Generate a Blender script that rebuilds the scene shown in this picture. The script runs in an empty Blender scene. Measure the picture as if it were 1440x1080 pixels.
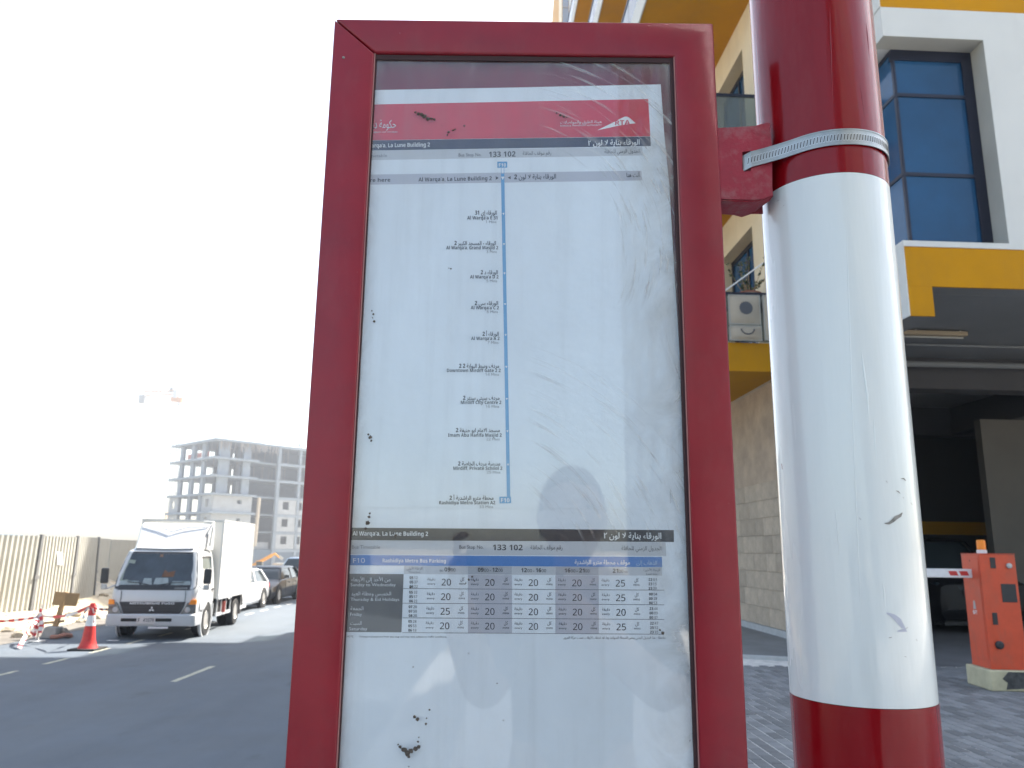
import bpy, bmesh, math, random, re
from mathutils import Vector, Matrix
random.seed(7)
R = math.radians
sc = bpy.context.scene
COL = sc.collection

# ------------------------------------------------------------------ camera
EYE = Vector((0.0, 0.0, 2.05))
FPX = 1100.0                                   # focal length in pixels of the 1440 x 1080 photograph
TH = math.atan(FPX / 5185.0)
RL = math.asin(61.0 / 5185.0)
FW = Vector((0, math.cos(TH), math.sin(TH)))
R0 = Vector((1, 0, 0)); U0 = Vector((0, -math.sin(TH), math.cos(TH)))
RT = (R0 * math.cos(RL) + U0 * math.sin(RL)).normalized()
UP = (U0 * math.cos(RL) - R0 * math.sin(RL)).normalized()
cam_d = bpy.data.cameras.new('camera'); cam = bpy.data.objects.new('camera', cam_d); COL.objects.link(cam)
cam_d.sensor_width = 36.0; cam_d.lens = 36.0 * FPX / 1440.0
cam_d.clip_start = 0.02; cam_d.clip_end = 6000
cam.matrix_world = Matrix.Translation(EYE) @ Matrix((RT, UP, -FW)).transposed().to_4x4()
cam_d.dof.use_dof = True; cam_d.dof.focus_distance = 0.72; cam_d.dof.aperture_fstop = 19.0
sc.camera = cam

# ------------------------------------------------------------------ light
SUN_AZ, SUN_EL = 40.0, 50.0
w = bpy.data.worlds.new('World'); sc.world = w; w.use_nodes = True
nt = w.node_tree; bg = nt.nodes['Background']
sky = nt.nodes.new('ShaderNodeTexSky'); sky.sky_type = 'NISHITA'; sky.sun_disc = False
sky.sun_elevation = R(SUN_EL); sky.sun_rotation = R(SUN_AZ)
sky.air_density = 1.0; sky.dust_density = 2.0; sky.ozone_density = 1.0
tint = nt.nodes.new('ShaderNodeMix'); tint.data_type = 'RGBA'; tint.blend_type = 'MULTIPLY'; tint.inputs[0].default_value = 1.0
tint.inputs[7].default_value = (1.05, 1.0, 0.90, 1)          # the camera's daylight white balance
nt.links.new(sky.outputs[0], tint.inputs[6]); nt.links.new(tint.outputs[2], bg.inputs[0]); bg.inputs[1].default_value = 0.09
sd = bpy.data.lights.new('sun', 'SUN'); sd.energy = 3.9; sd.angle = R(0.5); sd.color = (1.0, 0.94, 0.85)
so = bpy.data.objects.new('sun', sd); COL.objects.link(so)
SUNV = Vector((math.sin(R(SUN_AZ)) * math.cos(R(SUN_EL)), math.cos(R(SUN_AZ)) * math.cos(R(SUN_EL)), math.sin(R(SUN_EL))))
so.rotation_euler = SUNV.to_track_quat('Z', 'Y').to_euler(); so.location = (20, 20, 60)
sc.view_settings.view_transform = 'Standard'; sc.view_settings.look = 'None'
sc.view_settings.gamma = 1; sc.view_settings.use_curve_mapping = False
sc.view_settings.exposure = 2.27

# ------------------------------------------------------------------ helpers
def ray(px, py):
    return FW + RT * ((px - 720) / FPX) - UP * ((py - 540) / FPX)
def at_y(px, py, Y):
    d = ray(px, py); t = (Y - EYE.y) / d.y; return EYE + d * t
def at_z(px, py, Z):
    d = ray(px, py); t = (Z - EYE.z) / d.z; return EYE + d * t

def node_mat(name, col, rough=0.6, metal=0.0, var=0.0, scale=8.0, bump=0.0, bscale=60.0, col2=None, spec=0.5,
             emit=None, objrand=0.0, coat=0.0, stretch=None, detail=5.0):
    m = bpy.data.materials.new(name); m.use_nodes = True
    t = m.node_tree; b = t.nodes['Principled BSDF']
    b.inputs['Base Color'].default_value = (*col, 1); b.inputs['Roughness'].default_value = rough
    b.inputs['Metallic'].default_value = metal; b.inputs['Specular IOR Level'].default_value = spec
    b.inputs['Coat Weight'].default_value = coat; b.inputs['Coat Roughness'].default_value = 0.06
    tc = t.nodes.new('ShaderNodeTexCoord'); src = tc.outputs['Object']
    if stretch:
        mp = t.nodes.new('ShaderNodeMapping'); mp.inputs['Scale'].default_value = stretch
        t.links.new(src, mp.inputs[0]); src = mp.outputs[0]
    colout = None
    if var > 0 or col2:
        n = t.nodes.new('ShaderNodeTexNoise'); n.inputs['Scale'].default_value = scale; n.inputs['Detail'].default_value = detail
        n.inputs['Roughness'].default_value = 0.65
        t.links.new(src, n.inputs['Vector'])
        rp = t.nodes.new('ShaderNodeValToRGB')
        rp.color_ramp.elements[0].position = 0.32; rp.color_ramp.elements[1].position = 0.68
        a = tuple(max(0, c * (1 - var)) for c in col); c2 = col2 if col2 else tuple(min(1, c * (1 + var)) for c in col)
        if col2: a = col
        rp.color_ramp.elements[0].color = (*a, 1); rp.color_ramp.elements[1].color = (*c2, 1)
        t.links.new(n.outputs['Fac'], rp.inputs[0]); colout = rp.outputs[0]
        mr = t.nodes.new('ShaderNodeMapRange'); mr.inputs[3].default_value = max(0.02, rough - 0.12); mr.inputs[4].default_value = min(1, rough + 0.12)
        t.links.new(n.outputs['Fac'], mr.inputs[0]); t.links.new(mr.outputs[0], b.inputs['Roughness'])
    if objrand > 0:
        oi = t.nodes.new('ShaderNodeObjectInfo'); hs = t.nodes.new('ShaderNodeHueSaturation')
        mr = t.nodes.new('ShaderNodeMapRange'); mr.inputs[3].default_value = 1 - objrand; mr.inputs[4].default_value = 1 + objrand
        t.links.new(oi.outputs['Random'], mr.inputs[0]); t.links.new(mr.outputs[0], hs.inputs['Value'])
        if colout: t.links.new(colout, hs.inputs['Color'])
        else: hs.inputs['Color'].default_value = (*col, 1)
        colout = hs.outputs[0]
    if colout: t.links.new(colout, b.inputs['Base Color'])
    if bump > 0:
        n2 = t.nodes.new('ShaderNodeTexNoise'); n2.inputs['Scale'].default_value = bscale; n2.inputs['Detail'].default_value = 4
        t.links.new(src, n2.inputs['Vector'])
        bp = t.nodes.new('ShaderNodeBump'); bp.inputs['Strength'].default_value = bump; bp.inputs['Distance'].default_value = 0.02
        t.links.new(n2.outputs['Fac'], bp.inputs['Height']); t.links.new(bp.outputs[0], b.inputs['Normal'])
    if emit:
        b.inputs['Emission Color'].default_value = (*emit[0], 1); b.inputs['Emission Strength'].default_value = emit[1]
    return m

def weather(m, col, amt, scale, lo=0.52, hi=0.75, stretch=(1, 1, 1), detail=8.0):
    """dust, grime or streaks lying on a material: mixes a second colour in where a noise runs high"""
    t = m.node_tree; b = t.nodes['Principled BSDF']; inp = b.inputs['Base Color']
    tc = t.nodes.new('ShaderNodeTexCoord'); mp = t.nodes.new('ShaderNodeMapping'); mp.inputs['Scale'].default_value = stretch
    mp.inputs['Location'].default_value = (scale * 1.7, 3.1, amt * 9)
    n = t.nodes.new('ShaderNodeTexNoise'); n.inputs['Scale'].default_value = scale; n.inputs['Detail'].default_value = detail; n.inputs['Roughness'].default_value = 0.7
    r = t.nodes.new('ShaderNodeMapRange'); r.inputs[1].default_value = lo; r.inputs[2].default_value = hi; r.inputs[4].default_value = amt
    mx = t.nodes.new('ShaderNodeMix'); mx.data_type = 'RGBA'
    t.links.new(tc.outputs['Object'], mp.inputs[0]); t.links.new(mp.outputs[0], n.inputs['Vector']); t.links.new(n.outputs['Fac'], r.inputs[0]); t.links.new(r.outputs[0], mx.inputs[0])
    if inp.is_linked: t.links.new(inp.links[0].from_socket, mx.inputs[6])
    else: mx.inputs[6].default_value = inp.default_value
    mx.inputs[7].default_value = (*col, 1); t.links.new(mx.outputs[2], inp); return m

def glass_mat(name, tint=(0.8, 0.85, 0.9), opac=0.3, col=(0.02, 0.03, 0.04), rough=0.03, refl=1.0):
    """thin pane: part of the light passes straight, the rest sees a dark or tinted body; Fresnel reflection on top"""
    m = bpy.data.materials.new(name); m.use_nodes = True; t = m.node_tree
    out = t.nodes['Material Output']; b = t.nodes['Principled BSDF']
    b.inputs['Base Color'].default_value = (*col, 1); b.inputs['Roughness'].default_value = 0.3; b.inputs['Specular IOR Level'].default_value = 0
    tr = t.nodes.new('ShaderNodeBsdfTransparent'); tr.inputs[0].default_value = (*tint, 1)
    mx = t.nodes.new('ShaderNodeMixShader'); mx.inputs[0].default_value = opac
    t.links.new(tr.outputs[0], mx.inputs[1]); t.links.new(b.outputs[0], mx.inputs[2])
    gl = t.nodes.new('ShaderNodeBsdfGlossy'); gl.inputs['Roughness'].default_value = rough
    fr = t.nodes.new('ShaderNodeFresnel'); fr.inputs[0].default_value = 1.5
    ml = t.nodes.new('ShaderNodeMath'); ml.operation = 'MULTIPLY'; ml.inputs[1].default_value = refl; ml.use_clamp = True
    ge = t.nodes.new('ShaderNodeNewGeometry'); fo = t.nodes.new('ShaderNodeMath'); fo.operation = 'SUBTRACT'; fo.inputs[0].default_value = 1
    t.links.new(ge.outputs['Backfacing'], fo.inputs[1]); mf = t.nodes.new('ShaderNodeMath'); mf.operation = 'MULTIPLY'
    t.links.new(fr.outputs[0], mf.inputs[0]); t.links.new(fo.outputs[0], mf.inputs[1]); t.links.new(mf.outputs[0], ml.inputs[0])
    m2 = t.nodes.new('ShaderNodeMixShader'); t.links.new(ml.outputs[0], m2.inputs[0])
    t.links.new(mx.outputs[0], m2.inputs[1]); t.links.new(gl.outputs[0], m2.inputs[2])
    t.links.new(m2.outputs[0], out.inputs[0])
    return m

class MB:
    def __init__(s): s.v = []; s.f = []
    def add(s, vs, fs):
        o = len(s.v); s.v += [tuple(v) for v in vs]; s.f += [tuple(i + o for i in f) for f in fs]; return s
    def box(s, x0, x1, y0, y1, z0, z1):
        return s.add([(x0,y0,z0),(x1,y0,z0),(x1,y1,z0),(x0,y1,z0),(x0,y0,z1),(x1,y0,z1),(x1,y1,z1),(x0,y1,z1)],
                     [(0,3,2,1),(4,5,6,7),(0,1,5,4),(1,2,6,5),(2,3,7,6),(3,0,4,7)])
    def bar(s, a, b, wd, ht=None):
        a = Vector(a); b = Vector(b); d = (b - a).normalized(); ht = ht or wd
        up = Vector((0,0,1)) if abs(d.z) < 0.95 else Vector((0,1,0))
        sx = d.cross(up).normalized() * wd / 2; sy = sx.cross(d).normalized() * ht / 2
        vs = [p + i * sx + j * sy for p in (a, b) for i, j in ((-1,-1),(1,-1),(1,1),(-1,1))]
        return s.add(vs, [(0,1,2,3),(7,6,5,4),(0,4,5,1),(1,5,6,2),(2,6,7,3),(3,7,4,0)])
    def tube(s, pts, r, n=10, cap=True):
        pts = [Vector(p) for p in pts]; rs = r if isinstance(r, (list, tuple)) else [r] * len(pts)
        o = len(s.v); prev = None
        for i, p in enumerate(pts):
            d = (pts[min(i+1, len(pts)-1)] - pts[max(i-1, 0)]).normalized()
            if prev is None:
                up = Vector((0,0,1)) if abs(d.z) < 0.9 else Vector((1,0,0)); a = d.cross(up).normalized()
            else: a = (prev - d * prev.dot(d)).normalized()
            prev = a; b = d.cross(a)
            for k in range(n):
                t = 2 * math.pi * k / n; s.v.append(tuple(p + (a * math.cos(t) + b * math.sin(t)) * rs[i]))
        for i in range(len(pts) - 1):
            for k in range(n):
                s.f.append((o+i*n+k, o+i*n+(k+1) % n, o+(i+1)*n+(k+1) % n, o+(i+1)*n+k))
        if cap:
            s.f.append(tuple(o+k for k in range(n))[::-1]); s.f.append(tuple(o+(len(pts)-1)*n+k for k in range(n)))
        return s
    def lathe(s, prof, n=24, c=(0,0,0), ax='z', cap=True):
        o = len(s.v)
        for r, h in prof:
            for k in range(n):
                t = 2*math.pi*k/n; x, y = r*math.cos(t), r*math.sin(t)
                p = (x, y, h) if ax == 'z' else ((h, x, y) if ax == 'x' else (x, h, y))
                s.v.append((c[0]+p[0], c[1]+p[1], c[2]+p[2]))
        for i in range(len(prof)-1):
            for k in range(n):
                s.f.append((o+i*n+k, o+i*n+(k+1) % n, o+(i+1)*n+(k+1) % n, o+(i+1)*n+k))
        if cap: s.f.append(tuple(o+k for k in range(n))[::-1]); s.f.append(tuple(o+(len(prof)-1)*n+k for k in range(n)))
        return s
    def prism(s, pts, vec):
        """closed outline of 3-d points extruded along vec"""
        n = len(pts); vec = Vector(vec); a = [Vector(p) for p in pts]; b = [p + vec for p in a]
        return s.add(a + b, [tuple(range(n))[::-1], tuple(range(n, 2*n))] + [(i, (i+1) % n, n+(i+1) % n, n+i) for i in range(n)])
    def loft(s, rings, cap=True):
        o = len(s.v); n = len(rings[0])
        for r in rings: s.v += [tuple(p) for p in r]
        for i in range(len(rings)-1):
            for k in range(n):
                s.f.append((o+i*n+k, o+i*n+(k+1) % n, o+(i+1)*n+(k+1) % n, o+(i+1)*n+k))
        if cap:
            s.f.append(tuple(o+k for k in range(n))[::-1]); s.f.append(tuple(o+(len(rings)-1)*n+k for k in range(n)))
        return s
    def data(s, name, mat, off=(0,0,0), smooth=False, bevel=0.0, seg=2, fix=True):
        me = bpy.data.meshes.new(name)
        me.from_pydata([(v[0]-off[0], v[1]-off[1], v[2]-off[2]) for v in s.v], [], s.f)
        bm = bmesh.new(); bm.from_mesh(me)
        if fix: bmesh.ops.recalc_face_normals(bm, faces=bm.faces)
        if bevel > 0:
            ed = [e for e in bm.edges if e.is_manifold and e.calc_face_angle(0) > 0.5]
            bmesh.ops.bevel(bm, geom=ed, offset=bevel, segments=seg, affect='EDGES', profile=0.5, clamp_overlap=True)
        bm.to_mesh(me); bm.free()
        if mat: me.materials.append(mat)
        if smooth:
            me.polygons.foreach_set('use_smooth', [True] * len(me.polygons))
            try: me.set_sharp_from_angle(angle=R(35))
            except Exception: pass
        me.update(); return me
    def build(s, name, mat, parent=None, smooth=False, bevel=0.0, seg=2, loc=None, fix=True, world=False):
        off = (0,0,0)
        if loc is not None and world: off = loc
        if parent is not None and parent.get('_w'): off = parent.location
        me = s.data(name, mat, off, smooth, bevel, seg, fix)
        o = bpy.data.objects.new(name, me); COL.objects.link(o)
        if parent is not None: o.parent = parent
        if loc is not None: o.location = loc
        return o

WT = []
def tag(o, label=None, cat=None, group=None, kind=None):
    if label: o['label'] = label
    if cat: o['category'] = cat
    if group: o['group'] = group
    if kind: o['kind'] = kind
    return o
def thing(name, label, cat, loc=(0,0,0), rz=0.0, group=None, world=False, kind=None):
    """an Empty at the thing's base; world=True: its parts are written in world coordinates"""
    o = bpy.data.objects.new(name, None); COL.objects.link(o); o.empty_display_size = 0.2
    o.location = loc; o.rotation_euler = (0, 0, rz)
    if world: o['_w'] = 1; WT.append(o)
    return tag(o, label, cat, group, kind)
def put(me, name, parent, loc=(0,0,0), rot=(0,0,0), scale=(1,1,1)):
    o = bpy.data.objects.new(name, me); COL.objects.link(o); o.parent = parent
    o.location = loc; o.rotation_euler = rot; o.scale = scale; return o
def copy_tree(o, parent=None):
    kids = [c for c in COL.objects if c.parent == o]
    c = o.copy(); COL.objects.link(c); c.parent = parent
    for k in kids: copy_tree(k, c)
    return c

# ------------------------------------------------------------------ lettering
AF = {'ء': (0xFE80,), 'آ': (0xFE81, 0xFE82), 'أ': (0xFE83, 0xFE84), 'ؤ': (0xFE85, 0xFE86), 'إ': (0xFE87, 0xFE88),
      'ئ': (0xFE89, 0xFE8A, 0xFE8B, 0xFE8C), 'ا': (0xFE8D, 0xFE8E), 'ب': (0xFE8F, 0xFE90, 0xFE91, 0xFE92), 'ة': (0xFE93, 0xFE94)}
_c = 0xFE95
for ch in 'تثجحخ': AF[ch] = (_c, _c+1, _c+2, _c+3); _c += 4
for ch in 'دذرز': AF[ch] = (_c, _c+1); _c += 2
for ch in 'سشصضطظعغفقكلمنه': AF[ch] = (_c, _c+1, _c+2, _c+3); _c += 4
AF['و'] = (0xFEED, 0xFEEE); AF['ى'] = (0xFEEF, 0xFEF0); AF['ي'] = (0xFEF1, 0xFEF2, 0xFEF3, 0xFEF4)
LAM = {'آ': 0xFEF5, 'أ': 0xFEF7, 'إ': 0xFEF9, 'ا': 0xFEFB}
def arabic(s):
    out = []; i = 0; prev = False
    while i < len(s):
        ch = s[i]
        if ch == 'ل' and i+1 < len(s) and s[i+1] in LAM:
            out.append(chr(LAM[s[i+1]] + (1 if prev else 0))); prev = False; i += 2; continue
        if ch in AF:
            f = AF[ch]; nx = i+1 < len(s) and s[i+1] in AF and s[i+1] != 'ء'
            if len(f) == 1: out.append(chr(f[0])); prev = False
            elif len(f) == 4 and nx: out.append(chr(f[3] if prev else f[2])); prev = True
            else: out.append(chr(f[1] if prev else f[0])); prev = False
        else: out.append(ch); prev = False
        i += 1
    return ''.join(reversed(re.findall(r'[0-9]+|[^0-9]', ''.join(out))))
def sans(s, bold):
    o = ''
    for c in s:
        if not bold and not c.isdigit(): o += c
        elif 'A' <= c <= 'Z': o += chr((0x1D5D4 if bold else 0x1D5A0) + ord(c) - 65)
        elif 'a' <= c <= 'z': o += chr((0x1D5EE if bold else 0x1D5BA) + ord(c) - 97)
        elif '0' <= c <= '9': o += chr((0x1D7EC if bold else 0x1D7E2) + ord(c) - 48)
        else: o += c
    return o
_g = {}
def load_glyphs():
    """every character once, one per widely spaced line of a few text objects: outline and advance width"""
    az = 'ABCDEFGHIJKLMNOPQRSTUVWXYZabcdefghijklmnopqrstuvwxyz'
    latin = list(az) + [sans(c, 1) for c in 'ABCDEFGHILMNOPRSTUWYabcdefghijklmnopqrstuvwy0123456789'] + [sans(c, 0) for c in '0123456789'] + list("',.-:&،٢")
    chars = latin + [chr(c) for c in range(0xFE80, 0xFEFD)]
    def sheet(lines, off):
        c = bpy.data.curves.new('g', 'FONT'); c.body = '\n'.join(lines); c.offset = off; c.resolution_u = 2; c.space_line = 4.0
        o = bpy.data.objects.new('g', c); COL.objects.link(o)
        dg = bpy.context.evaluated_depsgraph_get(); e = o.evaluated_get(dg); me = e.to_mesh()
        R_ = [([], []) for _ in lines]; mp = {}
        for v in me.vertices:
            k = min(len(lines) - 1, max(0, round((-v.co.y + 0.35) / 4.0))); mp[v.index] = (k, len(R_[k][0])); R_[k][0].append(Vector((v.co.x, v.co.y + 4.0 * k, 0)))
        for p in me.polygons: k = mp[p.vertices[0]][0]; R_[k][1].append(tuple(mp[i][1] for i in p.vertices))
        e.to_mesh_clear(); bpy.data.objects.remove(o); bpy.data.curves.remove(c); return R_
    n_ = len(chars); both = sheet(chars + [c + '|' for c in chars] + ['|'], 0.0); bx = max(v.x for v in both[-1][0])
    for i, c in enumerate(chars): _g[(c, 0.0)] = (both[i][0], both[i][1], max(v.x for v in both[n_ + i][0]) - bx)
    _g[(' ', 0.0)] = ([], [], 0.28)
load_glyphs()
def glyph(ch, off):
    return _g[(ch, off)] if (ch, off) in _g else _g[(ch, 0.0)]
_asc = {}
def text_shape(s, bold=False, ar=False):
    """outline of a line of lettering; width and cap height normalised to 1"""
    body = sans(arabic(s) if ar else s, bold)
    x = 0; vs = []; fs = []
    for i, ch in enumerate(body):
        v, f, adv = glyph(ch, 0.0)
        for dx, dy, l in (((-0.02, 0, 0), (0.02, 0.012, 2), (0, -0.02, 4)) if ar and bold else ((0, 0, 0),)):      # heavier strokes
            o = len(vs); vs += [(p.x + x + dx, p.y + dy, (i % 2) + l) for p in v]; fs += [tuple(k + o for k in q) for q in f]
        x += adv
    x0 = min(v[0] for v in vs); x1 = max(v[0] for v in vs)
    cap = 0.714 if not ar else 0.62
    return [((v[0]-x0)/(x1-x0), v[1]/cap, v[2]) for v in vs], fs

# ------------------------------------------------------------------ materials
M = {}
M['red'] = node_mat('red_powder_coat', (0.25, 0.007, 0.018), 0.33, var=0.10, scale=14, bump=0.02, bscale=900)
M['redback'] = node_mat('red_backing', (0.20, 0.012, 0.035), 0.6, var=0.2, scale=9)
M['paper'] = node_mat('paper', (0.79, 0.84, 0.885), 0.75, var=0.035, scale=9, bump=0.05, bscale=30)
M['pink'] = node_mat('print_pink', (0.62, 0.02, 0.055), 0.6, var=0.06, scale=20)
M['navy'] = node_mat('print_navy', (0.018, 0.03, 0.075), 0.6, var=0.2, scale=20)
M['black'] = node_mat('print_black', (0.016, 0.018, 0.026), 0.6)
M['ink'] = node_mat('print_ink', (0.018, 0.02, 0.03), 0.6)
M['greyink'] = node_mat('print_grey_ink', (0.16, 0.17, 0.19), 0.6)
M['white_ink'] = node_mat('print_white', (0.80, 0.82, 0.83), 0.6)
M['paleblue_ink'] = node_mat('print_pale_blue', (0.33, 0.50, 0.70), 0.6)
M['lightgrey'] = node_mat('print_light_grey', (0.56, 0.58, 0.61), 0.6)
M['midgrey'] = node_mat('print_mid_grey', (0.42, 0.44, 0.48), 0.6)
M['lilac'] = node_mat('print_lilac', (0.50, 0.51, 0.57), 0.6)
M['daycell'] = node_mat('print_day_cell', (0.14, 0.14, 0.14), 0.6)
M['blue'] = node_mat('print_blue', (0.07, 0.22, 0.55), 0.6)
M['routeblue'] = node_mat('print_route_blue', (0.10, 0.34, 0.62), 0.6)
M['mud'] = node_mat('dried_mud', (0.13, 0.11, 0.09), 0.95, var=0.3, scale=300, bump=0.6, bscale=900)
M['metal'] = node_mat('zinc_steel', (0.38, 0.40, 0.40), 0.42, metal=0.8, var=0.2, scale=40, bump=0.05, bscale=300)
M['steel'] = node_mat('galvanised', (0.38, 0.39, 0.40), 0.5, metal=0.6, var=0.2, scale=5)
M['dark'] = node_mat('dark_gap', (0.01, 0.01, 0.01), 0.9)
M['polewhite'] = node_mat('white_gloss_paint', (0.72, 0.76, 0.75), 0.26, var=0.04, scale=5, coat=0.6, bump=0.10, bscale=26, stretch=(1, 1, 0.12))
M['polered'] = node_mat('red_gloss_paint', (0.24, 0.003, 0.007), 0.20, var=0.12, scale=5, coat=0.2, spec=0.3, bump=0.10, bscale=26, stretch=(1, 1, 0.12))
M['redb'] = node_mat('red_bracket_paint', (0.27, 0.010, 0.028), 0.5, var=0.15, scale=30, bump=0.1, bscale=300)
weather(M['redb'], (0.30, 0.22, 0.21), 0.42, 45, 0.50, 0.72); weather(M['redb'], (0.05, 0.02, 0.02), 0.5, 25, 0.58, 0.75)
weather(M['red'], (0.30, 0.14, 0.14), 0.14, 26, 0.50, 0.80, (1, 1, 0.35)); weather(M['red'], (0.42, 0.30, 0.29), 0.75, 240, 0.70, 0.78); weather(M['red'], (0.12, 0.02, 0.03), 0.35, 9, 0.5, 0.8)
weather(M['polewhite'], (0.42, 0.40, 0.36), 0.30, 14, 0.52, 0.85, (1, 1, 0.18)); weather(M['polewhite'], (0.20, 0.18, 0.16), 0.8, 160, 0.735, 0.77)
weather(M['polered'], (0.40, 0.28, 0.26), 0.10, 14, 0.52, 0.85, (1, 1, 0.2))
M['polegrey'] = node_mat('bared_steel', (0.25, 0.24, 0.22), 0.6, var=0.4, scale=200)
M['edge'] = node_mat('worn_edge', (0.36, 0.16, 0.15), 0.5)

def sign_glass():
    """dusty acrylic cover: clear pane, a film of dust with wiped streaks, Fresnel reflection"""
    m = bpy.data.materials.new('dusty_cover'); m.use_nodes = True; t = m.node_tree
    out = t.nodes['Material Output']; b = t.nodes['Principled BSDF']
    b.inputs['Base Color'].default_value = (0.55, 0.54, 0.52, 1); b.inputs['Roughness'].default_value = 1; b.inputs['Specular IOR Level'].default_value = 0
    tr = t.nodes.new('ShaderNodeBsdfTransparent'); tr.inputs[0].default_value = (0.975, 0.985, 0.99, 1)
    tc = t.nodes.new('ShaderNodeTexCoord')
    def noise(sc_, stretch, lo, hi, a, bb, rot=0, dist=0):
        mp = t.nodes.new('ShaderNodeMapping'); mp.inputs['Scale'].default_value = stretch; mp.inputs['Rotation'].default_value = (0, rot, 0)
        n = t.nodes.new('ShaderNodeTexNoise'); n.inputs['Scale'].default_value = sc_; n.inputs['Detail'].default_value = 6; n.inputs['Roughness'].default_value = 0.6
        n.inputs['Distortion'].default_value = dist
        r = t.nodes.new('ShaderNodeMapRange'); r.inputs[1].default_value = lo; r.inputs[2].default_value = hi; r.inputs[3].default_value = a; r.inputs[4].default_value = bb
        t.links.new(tc.outputs['Object'], mp.inputs[0]); t.links.new(mp.outputs[0], n.inputs['Vector']); t.links.new(n.outputs['Fac'], r.inputs[0]); return r.outputs[0]
    def math_(op, x, y):
        q = t.nodes.new('ShaderNodeMath'); q.operation = op; q.use_clamp = True
        for i, v in enumerate((x, y)):
            if isinstance(v, (int, float)): q.inputs[i].default_value = v
            else: t.links.new(v, q.inputs[i])
        return q.outputs[0]
    film = noise(9, (1, 1, 0.5), 0.35, 0.75, 0.02, 0.11)
    run = noise(40, (1, 1, 0.05), 0.5, 0.8, 0.0, 0.10)
    # wiped arcs: bands of fine lines curving round a point low on the left, kept to the right half and to the top
    sep = t.nodes.new('ShaderNodeSeparateXYZ'); t.links.new(tc.outputs['Object'], sep.inputs[0])
    zz_ = t.nodes.new('ShaderNodeMath'); zz_.operation = 'ADD'; zz_.inputs[1].default_value = 1.45; t.links.new(sep.outputs[2], zz_.inputs[0]); ZO = zz_.outputs[0]     # height above the road
    def wiped(cx, cz, r0, r1, x0, x1, z0, z1, amt):
        dx = math_('SUBTRACT', sep.outputs[0], cx); dz = math_('SUBTRACT', ZO, cz)
        for q in (dx, dz): q.node.use_clamp = False
        l2 = math_('ADD', math_('MULTIPLY', dx, dx), math_('MULTIPLY', dz, dz)); l2.node.use_clamp = False
        rr = math_('POWER', l2, 0.5); rr.node.use_clamp = False
        cmb = t.nodes.new('ShaderNodeCombineXYZ'); t.links.new(rr, cmb.inputs[0])
        mm = math_('MULTIPLY', ZO, 0.10); mm.node.use_clamp = False; t.links.new(mm, cmb.inputs[1])
        n = t.nodes.new('ShaderNodeTexNoise'); n.inputs['Scale'].default_value = 260; n.inputs['Detail'].default_value = 3; t.links.new(cmb.outputs[0], n.inputs['Vector'])
        ln = t.nodes.new('ShaderNodeMapRange'); ln.inputs[1].default_value = 0.55; ln.inputs[2].default_value = 0.78; ln.inputs[4].default_value = amt; t.links.new(n.outputs['Fac'], ln.inputs[0])
        def gate(v, a, bb, soft):
            g = t.nodes.new('ShaderNodeMapRange'); g.interpolation_type = 'SMOOTHSTEP'; g.inputs[1].default_value = a; g.inputs[2].default_value = a + soft; t.links.new(v, g.inputs[0])
            h = t.nodes.new('ShaderNodeMapRange'); h.interpolation_type = 'SMOOTHSTEP'; h.inputs[1].default_value = bb - soft; h.inputs[2].default_value = bb; h.inputs[3].default_value = 1; h.inputs[4].default_value = 0; t.links.new(v, h.inputs[0])
            return math_('MULTIPLY', g.outputs[0], h.outputs[0])
        return math_('MULTIPLY', ln.outputs[0], math_('MULTIPLY', gate(rr, r0, r1, 0.012), math_('MULTIPLY', gate(sep.outputs[0], x0, x1, 0.02), gate(ZO, z0, z1, 0.03))))
    def smear(z0, z1, x0, x1, sc_, amt):
        g = t.nodes.new('ShaderNodeMapRange'); g.interpolation_type = 'SMOOTHSTEP'; g.inputs[1].default_value = z0; g.inputs[2].default_value = z1; t.links.new(ZO, g.inputs[0])
        h = t.nodes.new('ShaderNodeMapRange'); h.interpolation_type = 'SMOOTHSTEP'; h.inputs[1].default_value = x0; h.inputs[2].default_value = x1; t.links.new(sep.outputs[0], h.inputs[0])
        return math_('MULTIPLY', math_('MULTIPLY', g.outputs[0], h.outputs[0]), noise(sc_, (1, 1, 0.8), 0.38, 0.72, 0.0, amt, 0.5, 1.5))
    top = smear(2.505, 2.56, -1, -0.9, 26, 0.55); side = smear(0, 1, 0.105, 0.155, 18, 0.45)
    lft = smear(0, 1, -0.125, -0.155, 22, 0.40)
    a1 = wiped(-0.02, 2.33, 0.12, 0.24, 0.02, 0.30, 2.27, 2.6, 0.6)
    a2 = wiped(-0.06, 2.00, 0.12, 0.26, 0.01, 0.17, 2.04, 2.27, 0.42)
    fac = math_('ADD', math_('ADD', film, run), math_('ADD', math_('ADD', a1, a2), math_('ADD', top, math_('ADD', side, lft))))
    ge0 = t.nodes.new('ShaderNodeNewGeometry'); fac = math_('MULTIPLY', fac, math_('SUBTRACT', 1.0, ge0.outputs['Backfacing']))
    mx = t.nodes.new('ShaderNodeMixShader'); t.links.new(fac, mx.inputs[0]); t.links.new(tr.outputs[0], mx.inputs[1]); t.links.new(b.outputs[0], mx.inputs[2])
    gl = t.nodes.new('ShaderNodeBsdfGlossy'); gl.inputs['Roughness'].default_value = 0.032
    fr = t.nodes.new('ShaderNodeFresnel'); fr.inputs[0].default_value = 1.6
    ge = t.nodes.new('ShaderNodeNewGeometry'); fo = math_('SUBTRACT', 1.0, ge.outputs['Backfacing'])
    frf = math_('MULTIPLY', math_('MULTIPLY', fr.outputs[0], 1.95), fo)        # both faces of the sheet mirror
    m2 = t.nodes.new('ShaderNodeMixShader'); t.links.new(frf, m2.inputs[0]); t.links.new(mx.outputs[0], m2.inputs[1]); t.links.new(gl.outputs[0], m2.inputs[2])
    t.links.new(m2.outputs[0], out.inputs[0]); return m
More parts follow.
